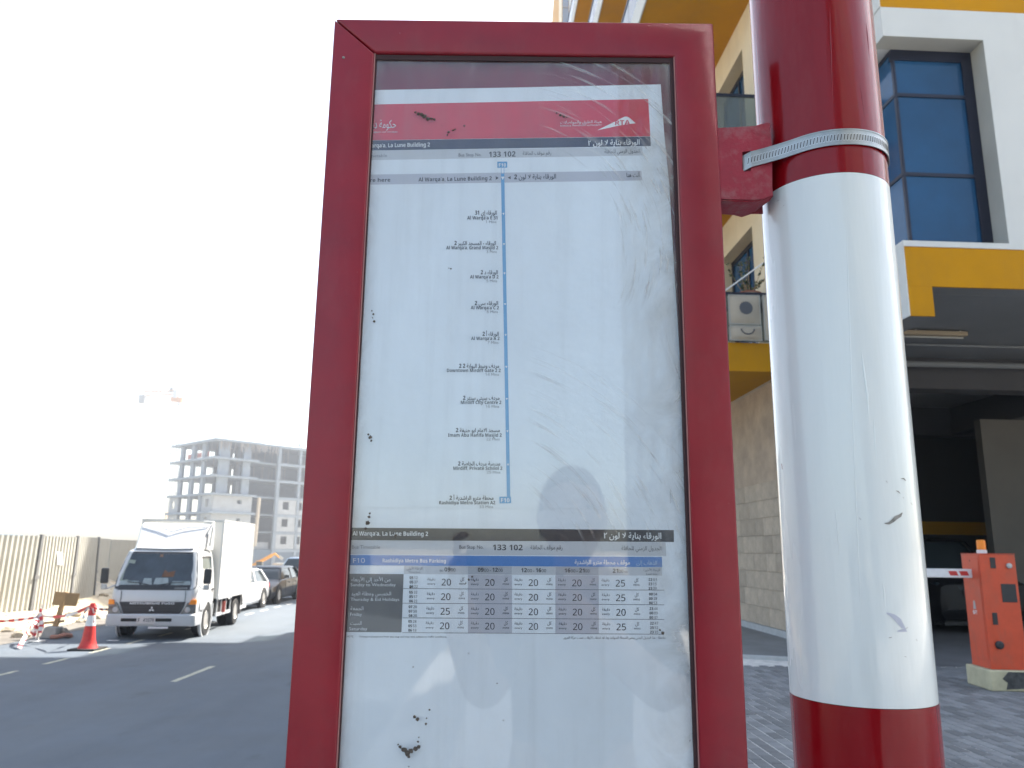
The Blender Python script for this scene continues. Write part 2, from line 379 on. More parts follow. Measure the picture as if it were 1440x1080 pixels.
M['cover'] = sign_glass()

# ------------------------------------------------------------------ the timetable case
YF = 0.700            # front of the frame
YG = 0.7045           # clear cover
YP = 0.7085          # face of the paper
YB = 0.7112          # backing board
def S(px, py, Y=YP): return at_y(px, py, Y)
case = thing('timetable_case', 'red metal bus stop timetable case with dusty clear cover, bracketed to the striped pole', 'sign',
             (0.0, 0.715, 1.45), world=True)
OL, OR_, OT, OB = S(470, 28, YF).x, S(1003, 30, YF).x, S(735, 29, YF).z, 1.45
OLb = S(400, 1080, YF).x; ORb = S(1053, 1080, YF).x; zb = S(735, 1080, YF).z
OL = (OL + OLb) / 2; OR_ = (OR_ + ORb) / 2
IL = (S(527, 75, YF).x + S(471, 1080, YF).x) / 2; IR = (S(950, 80, YF).x + S(983, 1080, YF).x) / 2; IT = S(740, 76, YF).z; IB = 1.53
YK = 0.738
# frame: stiles and rails with mitred ends, a hairline gap at the mitre
g = 0.0006
def member(name, pts):
    MB().prism([(x, YF, z) for x, z in pts], (0, YK - YF, 0)).build(name, M['red'], case, smooth=True, bevel=0.0022, seg=3)
member('frame_stile', [(OL, OB), (OL, OT - g), (IL, IT - g), (IL, IB)])
member('frame_rail', [(OL + g, OT), (OR_, OT), (OR_, OB), (IR, OB), (IR, IT), (IL + g, IT)])
member('frame_rail', [(IL, OB), (IL, IB), (IR, IB), (IR, OB)])
# thin worn lip inside the frame
lip = MB(); e = 0.0009
lip.box(IL, IL + e, YF + 0.0012, YF + 0.006, IB, IT).box(IR - e, IR, YF + 0.0012, YG - 0.001, IB, IT)
lip.build('frame_lip', M['edge'], case)
gk = MB(); gk.box(IR - 0.0042, IR - 0.0006, YG - 0.0014, YG + 0.0002, IB, IT).box(IL + 0.0005, IL + 0.002, YG - 0.0014, YG + 0.0002, IB, IT)  # dark maroon strips along the inner edges of the frame
gk.box(IL + .0021, IR - .0043, YG - 0.0014, YG + 0.0002, S(740, 87, YG).z, IT - 0.0005)
gk.build('inner_strip', node_mat('inner_strip', (0.045, 0.02, 0.022), 0.8), case)
MB().box(IL - 0.001, IR + 0.001, YB, YK - 0.002, OB + 0.01, IT + 0.001).build('backing_board', M['redback'], case)
cover = MB().box(IL + 0.0003, IR - 0.0003, YG + 0.0004, YG + 0.0018, IB, IT - 0.0003).build('clear_cover', M['cover'], case)
# rivet heads at the mitre and a paint chip on the stile
c = S(483, 81, YF)
MB().lathe([(0.0015, 0), (0.0013, -0.0006), (0.0002, -0.0009)], 10, (c.x, YF, c.z), 'y').build('paint_chip', M['polegrey'], case)
# dried mud on the cover
def blob(pts, name='mud_splash', th=0.0012, n=12, sx=None):
    """ragged lump along a chain of pixels with radii"""
    mb = MB()
    for (px, py, r) in pts:
        c = S(px, py, YG + 0.0004); rr = r * 0.70 / FPX; o = []
        for ring, (k, h) in enumerate(((1.0, 0.0), (0.62, 0.7), (0.18, 1.0))):
            o.append([(c.x + rr*k*random.uniform(0.65, 1.25)*math.cos(2*math.pi*i/n), YG + 0.0003 - th*h*min(1, r/3), c.z + rr*k*random.uniform(0.65, 1.25)*math.sin(2*math.pi*i/n)) for i in range(n)])
        mb.loft(o)
    mb.build(name, M['mud'], case)
blob([(584,158,2.2),(588,160,3.0),(593,161,3.3),(597,164,3.6),(602,167,3.2),(607,167,2.6),(611,168,2.0)])
blob([(783,159,1.6),(788,162,2.4),(793,164,2.2),(797,165,1.4)])
blob([(631,186,2.2),(637,183,2.0),(640,182,1.5),(629,190,1.5)]); blob([(653,177,1.6)]); blob([(621,177,.8)])
blob([(634,378,1.3),(631,377,.8)]); blob([(523,437,1.2),(525,442,1.6),(526,452,1.9),(524,447,1.0)])
blob([(518,611,1.6),(521,615,2.6),(522,620,1.6)]); blob([(519,727,2.2),(517,735,3.2),(514,743,2.0),(520,722,1.5)])
blob([(556,753,1.8),(553,750,1.2)]); blob([(659,815,1.6),(664,811,1.4),(655,820,.9),(667,817,.8)]); blob([(577,826,1.4)]); blob([(693,816,.9)])
blob([(563,1050,2.2),(568,1054,3.6),(573,1059,4.2),(578,1056,3.6),(584,1053,3.2),(589,1050,2.6),(575,1064,2.2),(560,1047,1.2)])
blob([(583,1008,2.4),(587,1011,2.6)]); blob([(604,998,1.4)]); blob([(600,1010,1.0),(599,1018,1.6)]); blob([(589,1037,1.1),(588,1043,1.4)]); blob([(581,938,1.0)]); blob([(699,961,.9)]); blob([(708,1013,.8)]); blob([(659,919,.8)])
blob([(575,1078,.9)])
blob([(932,890,2.4),(928,886,1.4)])

# ------------------------------------------------------------------ the two printed sheets
def quad(pts, Y): return [(S(x, y, Y).x, Y, S(x, y, Y).z) for x, y in pts]
class Sheet:
    def __init__(s, root, layer): s.root = root; s.L = layer; s.ink = {}
    def patch(s, name, pts, mat, lift=1):
        Y = s.L - 0.00012 * lift
        o = MB().add(quad(pts, Y), [tuple(range(len(pts)))]).build(name, mat, s.root); return o
    def line(s, txt, x0, x1, yb, cap, mat, bold=False, ar=False, slope=0.0, lift=3, vert=0.0):
        vs, fs = text_shape(txt, bold, ar); Y = s.L - 0.00012 * lift
        mb = s.ink.setdefault(mat, MB()); out = []
        for u, v, k in vs:
            px = x0 + (x1 - x0) * u; py = yb + slope * (px - x0) - v * cap
            px += (yb - py) * vert
            p = S(px, py, Y); out.append((p.x, Y - 0.000004 * k, p.z))
        mb.add(out, fs)
    def flush(s):
        for k, mb in s.ink.items(): mb.build('lettering', M[k], s.root, fix=False)

up = thing('route_map_sheet', 'upper printed sheet with pink header and blue vertical route line of stops', 'poster', (0, YP - 0.0003, S(700, 715).z), world=True)
A = Sheet(up, YP - 0.0005)
zt = [(500, 127.5), (720, 123.5), (929, 119), (934, 190), (941, 260), (948, 380), (957, 520), (966, 640), (970, 716), (480, 713.5)]
pb = MB().prism([(p[0], YP - 0.0005, p[2]) for p in quad(zt, YP)], (0, 0.0003, 0)); pb.build('paper', M['paper'], up)
A.patch('header_band', [(500,147.4),(911.6,139.3),(914.5,191.6),(500,197.6)], M['pink'])
A.patch('title_bar', [(500,198),(914.5,192.0),(915.3,205.4),(500,212)], M['navy'])
A.patch('subtitle_row', [(500,212.3),(903,206.5),(904,218.5),(500,225.5)], M['lightgrey'])
A.patch('current_stop_row', [(500,245.8),(902,240),(902.8,253.7),(500,260)], M['lilac'])
A.patch('route_badge', [(699.3,227.4),(713.2,227.2),(713.4,235.7),(699.4,235.9)], M['routeblue'], 2)
A.patch('route_badge', [(702.2,698.6),(718.6,698.3),(718.9,707.6),(702.4,707.9)], M['routeblue'], 2)
A.patch('route_line', [(704.4,244),(709.2,244),(717.6,699),(712.8,699)], M['routeblue'], 1.5)
for dx in (0.2, 4.2): A.patch('route_line', [(704.3+dx,236),(704.9+dx,236),(705.0+dx,244),(704.4+dx,244)], M['routeblue'], 2)
sl = -0.018
A.line("Warqa'a, La Lune Building 2", 516, 604.5, 207.6, 5.6, 'white_ink', True, slope=sl)
A.line('الورقاء بناية لا لون ٢', 827, 899.5, 204.6, 6.5, 'white_ink', True, True, slope=sl)
A.line('Bus Timetable', 501, 544.5, 221.6, 4.8, 'greyink', slope=sl)
A.line('Bus Stop No.', 645, 677, 220.2, 4.8, 'ink', slope=sl)
A.line('133 102', 687.5, 725, 220.8, 7.4, 'ink', True, slope=sl)
A.line('رقم موقف الحافلة', 735, 775, 218.0, 4.6, 'ink', False, True, slope=sl)
A.line('الجدول الزمني للحافلة', 850, 900, 215.6, 4.8, 'ink', False, True, slope=sl)
A.line('F10', 701.5, 711.5, 234.3, 4.6, 'white_ink', True)
A.line('F10', 704.5, 716.5, 706.2, 5.6, 'white_ink', True)
A.line('You are here', 497, 549, 256.3, 5.0, 'ink', True, slope=sl)
A.line("Al Warqa'a, La Lune Building 2", 588.5, 691.5, 255.2, 5.4, 'ink', True, slope=sl)
A.line('الورقاء بناية لا لون 2', 723, 782, 252.0, 5.6, 'ink', True, True, slope=sl)
A.line('أنت هنا', 881, 899.5, 249.0, 5.2, 'ink', True, True, slope=sl)
A.patch('arrow_mark', [(697.2,247.8),(701.2,250.2),(697.2,252.8)], M['ink'], 3); A.patch('arrow_mark', [(718,247.6),(718,252.2),(714,249.8)], M['ink'], 3)
A.patch('arrow_mark', [(704.7,248.4),(709.3,248.4),(707,253)], M['white_ink'], 3)
# header emblem lettering and logo
A.line('حكومة دبي', 517, 557, 180.5, 10, 'white_ink', False, True, slope=sl)
A.line('GOVERNMENT OF DUBAI', 504, 558.5, 187.6, 2.2, 'white_ink', slope=sl)
A.patch('logo_swoosh', [(839.5,183.3),(852,177.2),(864.8,171.0),(872,167),(878,164.2),(881.5,164.0),(885,165.6),(889.5,169.4),(894,173.4),(883,174.6),(870,176.6),(857,179.6)], M['white_ink'], 2)
A.line('RTA', 865, 886, 176.0, 6.6, 'pink', True, slope=-0.03)
A.line('هيئة الطرق والمواصلات', 788, 846, 174.0, 3.6, 'white_ink', False, True, slope=sl)
A.line('ROADS & TRANSPORT AUTHORITY', 788, 846, 178.0, 2.3, 'white_ink', slope=sl)
stops = [("Al Warqa'a E 31", 'الورقاء إي 31', '1 Mins', 657, 699.5, 668, 698.5, 301.8, 308.6, 683, 698),
 ("Al Warqa'a, Grand Masjid 2", 'الورقاء - المسجد الكبير 2', '3 Mins', 627.5, 700.5, 639, 697.5, 344.6, 350.6, 684, 698.5),
 ("Al Warqa'a D 2", 'الورقاء د 2', '5 Mins', 661, 701, 676, 700, 385.6, 391.6, 684, 699),
 ("Al Warqa'a C 2", 'الورقاء سي 2', '6 Mins', 662, 701.5, 667.5, 700.5, 429.0, 435.0, 684.5, 700),
 ("Al Warqa'a A 2", 'الورقاء أ 2', '7 Mins', 662.5, 702.5, 678.5, 701.5, 472.2, 478.2, 685.5, 701),
 ('Downtown Mirdiff Gate 2 2', 'مردف وسط البوابة 2 2', '14 Mins', 628.5, 704, 645.5, 702, 517.2, 523.2, 682.5, 701.5),
 ('Mirdiff City Centre 2', 'مردف سيتي سنتر 2', '16 Mins', 648, 705, 651, 702.5, 562.2, 568.2, 683, 702),
 ('Imam Abu Hanifa Masjid 2', 'مسجد الامام ابو حنيفة 2', '22 Mins', 630, 705.5, 641, 703, 607.6, 614.2, 684, 702.5),
 ('Mirdiff, Private School 2', 'مدرسة مردف الخاصة 2', '25 Mins', 637.5, 706.5, 644, 703.5, 654.6, 660.8, 684.5, 703.5),
 ('Rashidiya Metro Station A2', 'محطة مترو الراشدية أ 2', '33 Mins', 617.5, 696.5, 632, 694, 702.8, 709.2, 674, 693.5)]
for i, (en, ar, mn, a, b, c_, d, ya, yl, e_, f) in enumerate(stops):
    A.line(ar, c_, d, ya, 4.9, 'ink', True, True); A.line(en, a, b, yl, 4.7, 'ink', True); A.line(mn, e_, f, yl + 5.2, 3.8, 'greyink')
    if i < 9:
        yy = ya - 1.2; xc = 706.9 + (yy - 244) * 0.01846
        A.patch('stop_marker', [(xc-1.5, yy-1.3), (xc+1.5, yy-1.3), (xc, yy+1.7)], M['white_ink'], 3)
# fine print standing on end at the right
vt, vf = text_shape('RTA Timetable 102', False)
A.ink.setdefault('greyink', MB()).add([(S(943.5 - v*1.8*-1 - 1.8, 707 - u*19).x, A.L - 0.0003, S(943.5, 707 - u*19).z) for u, v, k in vt], vf)
A.flush()

lo = thing('timetable_sheet', 'lower printed sheet with black title bar and blue headed timetable grid', 'poster', (0, YP, 1.55), world=True)
B = Sheet(lo, YP)
q = quad([(470, 708), (972, 708)], YP); x0 = IL - 0.001; x1 = S(986, 1080).x
pl = MB().prism([(x0, YP, 1.55), (x1 + 0.001, YP, 1.55), (x1, YP, q[1][2] - 0.06), (q[1][0], YP, q[1][2]), (x0, YP, q[0][2])], (0, 0.0004, 0)); pl.build('paper', M['paper'], lo)
B.patch('title_bar', [(488,742),(947.5,745.4),(947.8,762.2),(486,759.6)], M['black'])
B.patch('subtitle_row', [(486,760),(936,762.6),(937,781.8),(484,779.4)], M['lightgrey'])
B.patch('route_bar', [(490,780.4),(930.8,783.3),(931.2,797.6),(489,794.8)], M['blue'], 2)
s2 = 0.0062
def rowx(x): return s2 * (x - 568)
# header row and alternate columns
def band(x0, x1, ya, yb, mat, lift, nm): B.patch(nm, [(x0, ya+rowx(x0)), (x1, ya+rowx(x1)), (x1, yb+rowx(x1)), (x0, yb+rowx(x0))], mat, lift)
for k, (xa, xb, mm) in enumerate([(568,597,'lightgrey'),(597,658,'lightgrey'),(658,720,'midgrey'),(720,781,'lightgrey'),(781,842,'midgrey'),(842,931,'lightgrey')]):
    band(xa + 0.1, xb - 0.1, 795.6, 807.2, M[mm], 1, 'column_heading')
for xa, xb in ((658,720),(781,842)): band(xa, xb, 807.6, 889.6, M['lilac'], 1, 'column_shade')
B.patch('day_column', [(491,806.8),(567.6,807.3),(564.6,889.2),(487,888.7)], M['daycell'], 1)
for yy in (827.6, 848.2, 868.8, 889.6): band(566, 934, yy - 0.3, yy + 0.4, M['greyink'], 2, 'row_rule')
B.line("Al Warqa'a, La Lune Building 2", 496, 602, 753.0, 5.9, 'white_ink', True, slope=s2)
B.line('الورقاء بناية لا لون ٢', 849, 930, 757.0, 7.2, 'white_ink', True, True, slope=s2)
B.line('Bus Timetable', 495, 534.5, 771.6, 5.2, 'greyink', slope=s2); B.line('Bus Stop No.', 646, 680, 771.6, 5.2, 'ink', slope=s2)
B.line('133 102', 693, 735, 773.6, 7.8, 'ink', True, slope=s2); B.line('رقم موقف الحافلة', 746, 791, 772.4, 5.2, 'ink', False, True, slope=s2)
B.line('الجدول الزمني للحافلة', 874, 930, 773.6, 5.2, 'ink', False, True, slope=s2)
B.line('F10', 496.5, 513, 791.4, 6.6, 'white_ink', slope=s2); B.line('Rashidiya Metro Bus Parking', 538, 627, 790.8, 5.2, 'white_ink', True, slope=s2)
B.line('موقف محطة مترو الراشدية', 808, 886, 793.2, 5.2, 'white_ink', True, True, slope=s2); B.line('الذهاب إلى', 895, 924, 794.0, 5.0, 'paleblue_ink', True, True, slope=s2)
def two(parts, y):      # bold and plain digits in one heading
    for t_, xa, xb, cap, bd in parts: B.line(t_, xa, xb, y, cap, 'ink', bd, slope=s2)
two([('to', 618, 623.5, 3.6, False), ('09', 625, 633.5, 5.6, True), ('00', 634.2, 640.5, 4.4, False)], 803.6)
two([('09', 672, 680, 5.6, True), ('00', 680.8, 687, 4.4, False), ('-', 688.6, 690.4, 5, False), ('12', 692.5, 700, 5.6, True), ('00', 700.8, 707, 4.4, False)], 804.0)
two([('12', 733, 741, 5.6, True), ('00', 741.8, 748, 4.4, False), ('-', 749.6, 751.4, 5, False), ('16', 753.5, 761, 5.6, True), ('00', 761.8, 768, 4.4, False)], 804.6)
two([('16', 794, 802, 5.6, True), ('00', 802.8, 809, 4.4, False), ('-', 810.6, 812.4, 5, False), ('21', 814.5, 822, 5.6, True), ('00', 822.8, 829, 4.4, False)], 805.0)
two([('21', 861.5, 869.5, 5.6, True), ('00', 870.3, 876.5, 4.4, False), ('to', 878, 882.5, 3.6, False)], 805.4)
B.line('الرحلة الأولى', 572, 594, 801.0, 3.2, 'ink', False, True); B.line('First bus', 575, 591, 805.8, 3.0, 'greyink')
B.line('الرحلة الأخيرة', 905, 928, 803.2, 3.2, 'ink', False, True); B.line('Last bus', 909, 924.5, 808.6, 3.0, 'ink')
days = [('من الأحد إلى الأربعاء', 494, 549, 817.4, 'Sunday to Wednesday', 493, 556.5, 824.4), ('الخميس وعطلة العيد', 494, 550, 837.2, 'Thursday & Eid Holidays', 493, 561.5, 845.0),
        ('الجمعة', 493, 511, 858.0, 'Friday', 492.5, 509, 866.0), ('السبت', 492.5, 508.5, 878.6, 'Saturday', 491, 516.5, 886.4)]
for ar, a, b, ya, en, c_, d, yl in days:
    B.line(ar, a, b, ya, 4.6, 'white_ink', False, True); B.line(en, c_, d, yl, 4.6, 'white_ink')
first = [('05 12','05 37','06 22'), ('05 32','05 57','06 22'), ('07 20','07 50','08 20'), ('05 28','05 53','06 18')]
last = [('22 51','23 15','23 39'), ('00 04','00 28','00 53'), ('23 44','00 09','00 37'), ('22 47','23 12','23 35')]
for r_ in range(4):
    y0 = 812.4 + 20.5 * r_
    for j in range(3):
        for (t_, xb, dy) in ((first[r_][j], 576 - 0.9 * r_ * 0.7, 0), (last[r_][j], 912 + 0.7 * r_, 2.6)):
            h_, m_ = t_.split(); yy = y0 + 1.8 + 6.2 * j + dy
            B.line(h_, xb, xb + 5.2, yy, 3.7, 'ink', True); B.line(m_, xb + 6.4, xb + 11.4, yy, 3.7, 'ink')
nums = [(20,20,20,20,25), (20,20,20,20,25), (25,20,20,20,20), (20,20,20,20,25)]
for r_ in range(4):
    for k in range(5):
        xc = 627.6 + 61.2 * k + (-0.8 * r_ if k == 0 else (0.4 * r_ if k > 2 else 0)); yc = 818.6 + 20.5 * r_ + s2 * 61.2 * k
        B.line(str(nums[r_][k]), xc - 6.6, xc + 6.6, yc + 4.7, 9.3, 'ink')
        B.line('every', xc - 26.5, xc - 15.6, yc + 3.6, 3.0, 'ink'); B.line('دقيقة', xc - 26.5, xc - 15.6, yc - 2.4, 3.4, 'ink', False, True)
        B.line('mins', xc + 18.2, xc + 27, yc + 3.6, 3.4, 'ink'); B.line('كل', xc + 19.8, xc + 25.4, yc - 2.2, 4.2, 'ink', False, True)
B.line('NOTE:', 488, 497, 896.2, 2.6, 'ink'); B.line('Timings indicated are from this stop and may vary subject to traffic conditions.', 505, 628.5, 896.4, 2.6, 'ink', slope=0.002)
B.line('ملاحظة : هذا الجدول الزمني يخص المحطة المتواجد بها، قد تختلف الأوقات حسب حركة المرور.', 792, 936, 898.2, 3.0, 'ink', False, True, slope=0.002)
B.flush()

# ------------------------------------------------------------------ the striped pole, its bracket and hose clamp
PR = 0.0605
def bearing(px, py):
    d = ray(px, py); return math.atan2(d.x, d.y)
be = (bearing(1068, 250) + bearing(1250, 250)) / 2; half = (bearing(1250, 250) - bearing(1068, 250)) / 2
PD = PR / math.sin(half); PX, PY = PD * math.sin(be), PD * math.cos(be)
def pole_z(py, px):      # height of a mark seen on the near face of the pole
    d = ray(px, py); t = (PD - PR) / math.hypot(d.x, d.y); return EYE.z + d.z * t
pole = thing('striped_pole', 'thick glossy red and white striped steel pole standing beside the timetable case', 'pole', (PX, PY, 0.6), world=True)
z1 = pole_z(996, 1220); z2 = pole_z(241, 1180)
ed = [(0.6, 'polered'), (z1, 'polewhite'), (z2, 'polered'), (z2 + 0.78, 'polewhite'), (z2 + 1.56, None)]
for i in range(4):
    a, b = ed[i][0], ed[i+1][0]
    mb = MB().lathe([(PR, a + 0.0002), (PR, b - 0.0002)], 96, (PX, PY, 0))
    mb.build('red_paint_band' if ed[i][1] == 'polered' else 'white_paint_band', M[ed[i][1]], pole, smooth=True)
MB().lathe([(PR + 0.002, ed[4][0]), (PR + 0.002, ed[4][0] + 0.02), (0.01, ed[4][0] + 0.03)], 32, (PX, PY, 0)).build('pole_cap', M['polered'], pole, smooth=True)
MB().lathe([(0.13, 0.6), (0.13, 0.615), (0.07, 0.616)], 32, (PX, PY, 0)).build('base_plate', M['polered'], pole)
# weld seam and paint drips running down the camera side
def on_pole(px, py, out=0.0):
    d = ray(px, py); ux, uy = d.x, d.y; L = math.hypot(ux, uy); ux /= L; uy /= L
    bq = ux*PX + uy*PY; disc = max(0.0, bq*bq - (PX*PX + PY*PY) + (PR + out)**2); t = (bq - math.sqrt(disc)) / L
    return EYE + d * t
def drip(pix, rad, mat, nm):
    mb = MB(); mb.tube([on_pole(x, y, -rad * 0.55) for x, y in pix], [rad * k for k in ([0.3] + [1.0] * (len(pix) - 2) + [0.5])], 8)
    mb.build(nm, mat, pole, smooth=True)
drip([(1166,-20),(1168,60),(1172,180)], 0.0007, M['polered'], 'paint_seam')
drip([(1188,250),(1192,380),(1198,560),(1206,760),(1214,940)], 0.0006, M['polewhite'], 'paint_seam')
drip([(1216,20),(1219,50),(1222,84)], 0.0011, M['polered'], 'paint_run'); drip([(1206,100),(1212,140),(1217,176)], 0.0009, M['polered'], 'paint_run')
drip([(1209,475),(1214,520),(1219,555),(1222,600)], 0.0012, M['polewhite'], 'paint_run'); drip([(1226,560),(1230,620),(1232,655)], 0.0009, M['polewhite'], 'paint_run')
drip([(1172,690),(1178,745),(1181,790)], 0.0010, M['polewhite'], 'paint_run'); drip([(1240,810),(1243,835),(1244,858)], 0.0010, M['polewhite'], 'paint_run')
def chip(pix, w_, mat=None, nm='paint_chip'):
    vs = []; n = len(pix)
    for i, (x, y) in enumerate(pix):
        x2, y2 = pix[min(i+1, n-1)]; x1_, y1_ = pix[max(i-1, 0)]; dx, dy = x2-x1_, y2-y1_; L = math.hypot(dx, dy) or 1
        ww = w_ * (0.25 if i in (0, n-1) else random.uniform(0.7, 1.3))
        for s_ in (-1, 1): vs.append(on_pole(x - dy/L*ww*s_, y + dx/L*ww*s_, 0.00035))
    fs = [(2*i, 2*i+1, 2*i+3, 2*i+2) for i in range(n-1)]
    MB().add(vs, fs).build(nm, mat or M['polegrey'], pole)
chip([(1244,736),(1250,736),(1256,732),(1260,728),(1266,725),(1269,721)], 2.4); chip([(1267,673),(1271,673),(1274,676)], 1.4); chip([(1260,690),(1263,691),(1266,694)], 1.2)
chip([(1246,676),(1248,679)], 1.2); chip([(1208,728),(1211,731)], 1.0); chip([(1270,699),(1271,701)], .9); chip([(1281,707),(1283,710)], .9)
chip([(1247,862),(1256,866),(1264,873),(1270,882),(1274,886),(1262,888)], 3.6, node_mat('primer_patch', (0.50, 0.52, 0.60), 0.35)); chip([(1274,884),(1277,882)], 1.0)
chip([(1250,897),(1254,896)], 1.4); chip([(1288,899),(1290,901)], 1.0); chip([(1272,923),(1275,924)], 1.0); chip([(1099,652),(1100,660)], 1.0, M['polered']); chip([(1092,283),(1096,281)], .8); chip([(1101,290),(1103,288)], .8)

# bracket: a channel folded from the case to the pole, flaring where it hugs the tube
YBK = 0.702
br = [(1008,180),(1040,178.5),(1062,177),(1072,174),(1082,172.5),(1086,206),(1086,262),(1087,274),(1072,280),(1058,281),(1014,279.5)]
front = [(S(x, y, YBK).x, YBK, S(x, y, YBK).z) for x, y in br]
bk = MB(); slot = [(1044,213.5),(1056,212),(1056,240),(1047,241.5),(1044,238)]
th = 0.0022
bm_ = bmesh.new()
ov = [bm_.verts.new(p) for p in front]; iv = [bm_.verts.new((S(x, y, YBK).x, YBK, S(x, y, YBK).z)) for x, y in slot]
oe = [bm_.edges.new((ov[i], ov[(i+1) % len(ov)])) for i in range(len(ov))]; ie = [bm_.edges.new((iv[i], iv[(i+1) % len(iv)])) for i in range(len(iv))]
bmesh.ops.triangle_fill(bm_, use_beauty=True, use_dissolve=False, edges=oe + ie)
r_ = bmesh.ops.extrude_face_region(bm_, geom=list(bm_.faces)); bmesh.ops.translate(bm_, verts=[v for v in r_['geom'] if isinstance(v, bmesh.types.BMVert)], vec=(0, th, 0))
bmesh.ops.recalc_face_normals(bm_, faces=bm_.faces)
me = bpy.data.meshes.new('bracket_plate'); bm_.to_mesh(me); bm_.free(); me.materials.append(M['redb'])
for v in me.vertices: v.co -= case.location
o = bpy.data.objects.new('bracket_plate', me); COL.objects.link(o); o.parent = case
# upper and lower flanges going back round the pole
def flange(pix, dpt, drop):
    a = [Vector((S(x, y, YBK + th).x, YBK + th, S(x, y, YBK + th).z)) for x, y in pix]; n = len(a)
    vs = []
    for i, p in enumerate(a):
        k = dpt[i]; vs += [p, p + Vector((0, k, drop[i])), p + Vector((0, 0, -0.002)), p + Vector((0, k, drop[i] - 0.002))]
    fs = []
    for i in range(n-1):
        j = 4*i; fs += [(j, j+1, j+5, j+4), (j+2, j+6, j+7, j+3), (j+1, j+3, j+7, j+5), (j, j+4, j+6, j+2)]
    fs += [(0, 2, 3, 1), (4*n-4, 4*n-3, 4*n-1, 4*n-2)]
    MB().add(vs, fs).build('bracket_flange', M['redb'], case)
flange([(1014,279.5),(1044,281.5),(1058,281),(1072,279),(1087,273)], [0.030, 0.030, 0.036, 0.030, 0.010], [0, 0, 0, 0, 0])
flange([(1009,181),(1040,180),(1062,178.5),(1084,174)], [0.030, 0.030, 0.020, 0.006], [0, 0, 0, 0])
MB().box(OR_ - 0.002, OR_ + 0.050, YBK + 0.030, YBK + 0.032, S(1014, 279.5, YBK).z - 0.001, S(1009, 180, YBK).z).build('bracket_back', M['redb'], case)

clamp = thing('hose_clamp', 'slotted zinc worm-drive band clamp tightened round the striped pole', 'clamp', (PX, PY, pole_z(205, 1180)), world=True)
# centre line of the band: a tilted ring
zl = S(1062, 222, YBK - 0.001).z; zm = on_pole(1172, 197).z; zr = on_pole(1240, 206).z
CR = PR + 0.0012; n = 160; bw = 0.0162
def ring_pt(a, dz, rad):
    # a: compass angle round the pole; the band leaves the tube on the left to pass over the plate
    x = PX + rad * math.sin(a); y = PY - rad * math.cos(a)
    tilt = zm + (math.sin(a + 0.42)) * tz + dz
    return Vector((x, y, tilt))
tz = 0.0045
a0 = -be    # towards the camera
path = []
sl_a = Vector((S(1047, 229, YBK + 0.003).x, YBK + 0.003, 0)); sl_b = Vector((S(1060, 224, YBK - 0.0012).x, YBK - 0.0012, 0))
vs, fs = [], []
arc = []
for i in range(n + 1):
    t_ = -1.02 + (2 * math.pi - 0.35) * i / n
    p = ring_pt(t_ + be * 0 - be, 0, CR); arc.append(p)
arc = [p for p in arc]
# straight tail from the tangent point over the bracket plate into the slot
zt_ = S(1060, 222.5, YBK).z; tail = [Vector((S(1046, 228, YBK).x, YBK + 0.0035, S(1046, 228.5, YBK).z)), Vector((S(1056, 224.5, YBK).x, YBK - 0.0008, S(1056, 225, YBK).z)),
        Vector((S(1072, 219, YBK).x, YBK - 0.0016, S(1072, 219.5, YBK).z)), Vector((S(1086, 214.5, YBK).x, YBK - 0.0014, S(1086, 215, YBK).z))]
k0 = next(i for i, p in enumerate(arc) if p.x > tail[-1].x + 0.004 and p.y < PY)
arc = arc[k0:]
for i in range(min(40, len(arc))):                 # let the height run smoothly from the tail to the ring
    w_ = (1 - i / 40.0) ** 2; arc[i].z = arc[i].z * (1 - w_) + (tail[-1].z + (arc[i].x - tail[-1].x) * 0.16) * w_
path = tail + arc
xe = tail[-1].x
for it in range(60):
    for i in range(2, 34):
        q = (path[i-1] + path[i+1]) / 2; path[i] = path[i].lerp(q, 0.5)
        rx, ry = path[i].x - PX, path[i].y - PY; r_ = math.hypot(rx, ry)
        if r_ < CR: path[i].x = PX + rx/r_*CR; path[i].y = PY + ry/r_*CR
        if path[i].x < xe and path[i].y > YBK - 0.0008: path[i].y = YBK - 0.0008
def ribbon(path, zlo, zhi, t0, t1):
    vs, fs = [], []
    for i, p in enumerate(path):
        d = (path[min(i+1, len(path)-1)] - path[max(i-1, 0)]); nrm = Vector((d.y, -d.x, 0)).normalized()
        vs += [p + nrm*t0 + Vector((0,0,zlo)), p + nrm*t1 + Vector((0,0,zlo)), p + nrm*t1 + Vector((0,0,zhi)), p + nrm*t0 + Vector((0,0,zhi))]
    for i in range(len(path)-1):
        for k in range(4): fs.append((4*i+k, 4*i+(k+1) % 4, 4*i+4+(k+1) % 4, 4*i+4+k))
    fs += [(0,1,2,3), (4*len(path)-4, 4*len(path)-1, 4*len(path)-2, 4*len(path)-3)]
    return MB().add(vs, fs)
ribbon(path, -bw/2, bw/2, 0, 0.0007).build('band', M['metal'], clamp)
for zz in (-bw/2 + 0.0006, bw/2 - 0.0006): ribbon(path, zz - 0.0006, zz + 0.0006, 0.0005, 0.0011).build('rolled_edge', M['metal'], clamp)
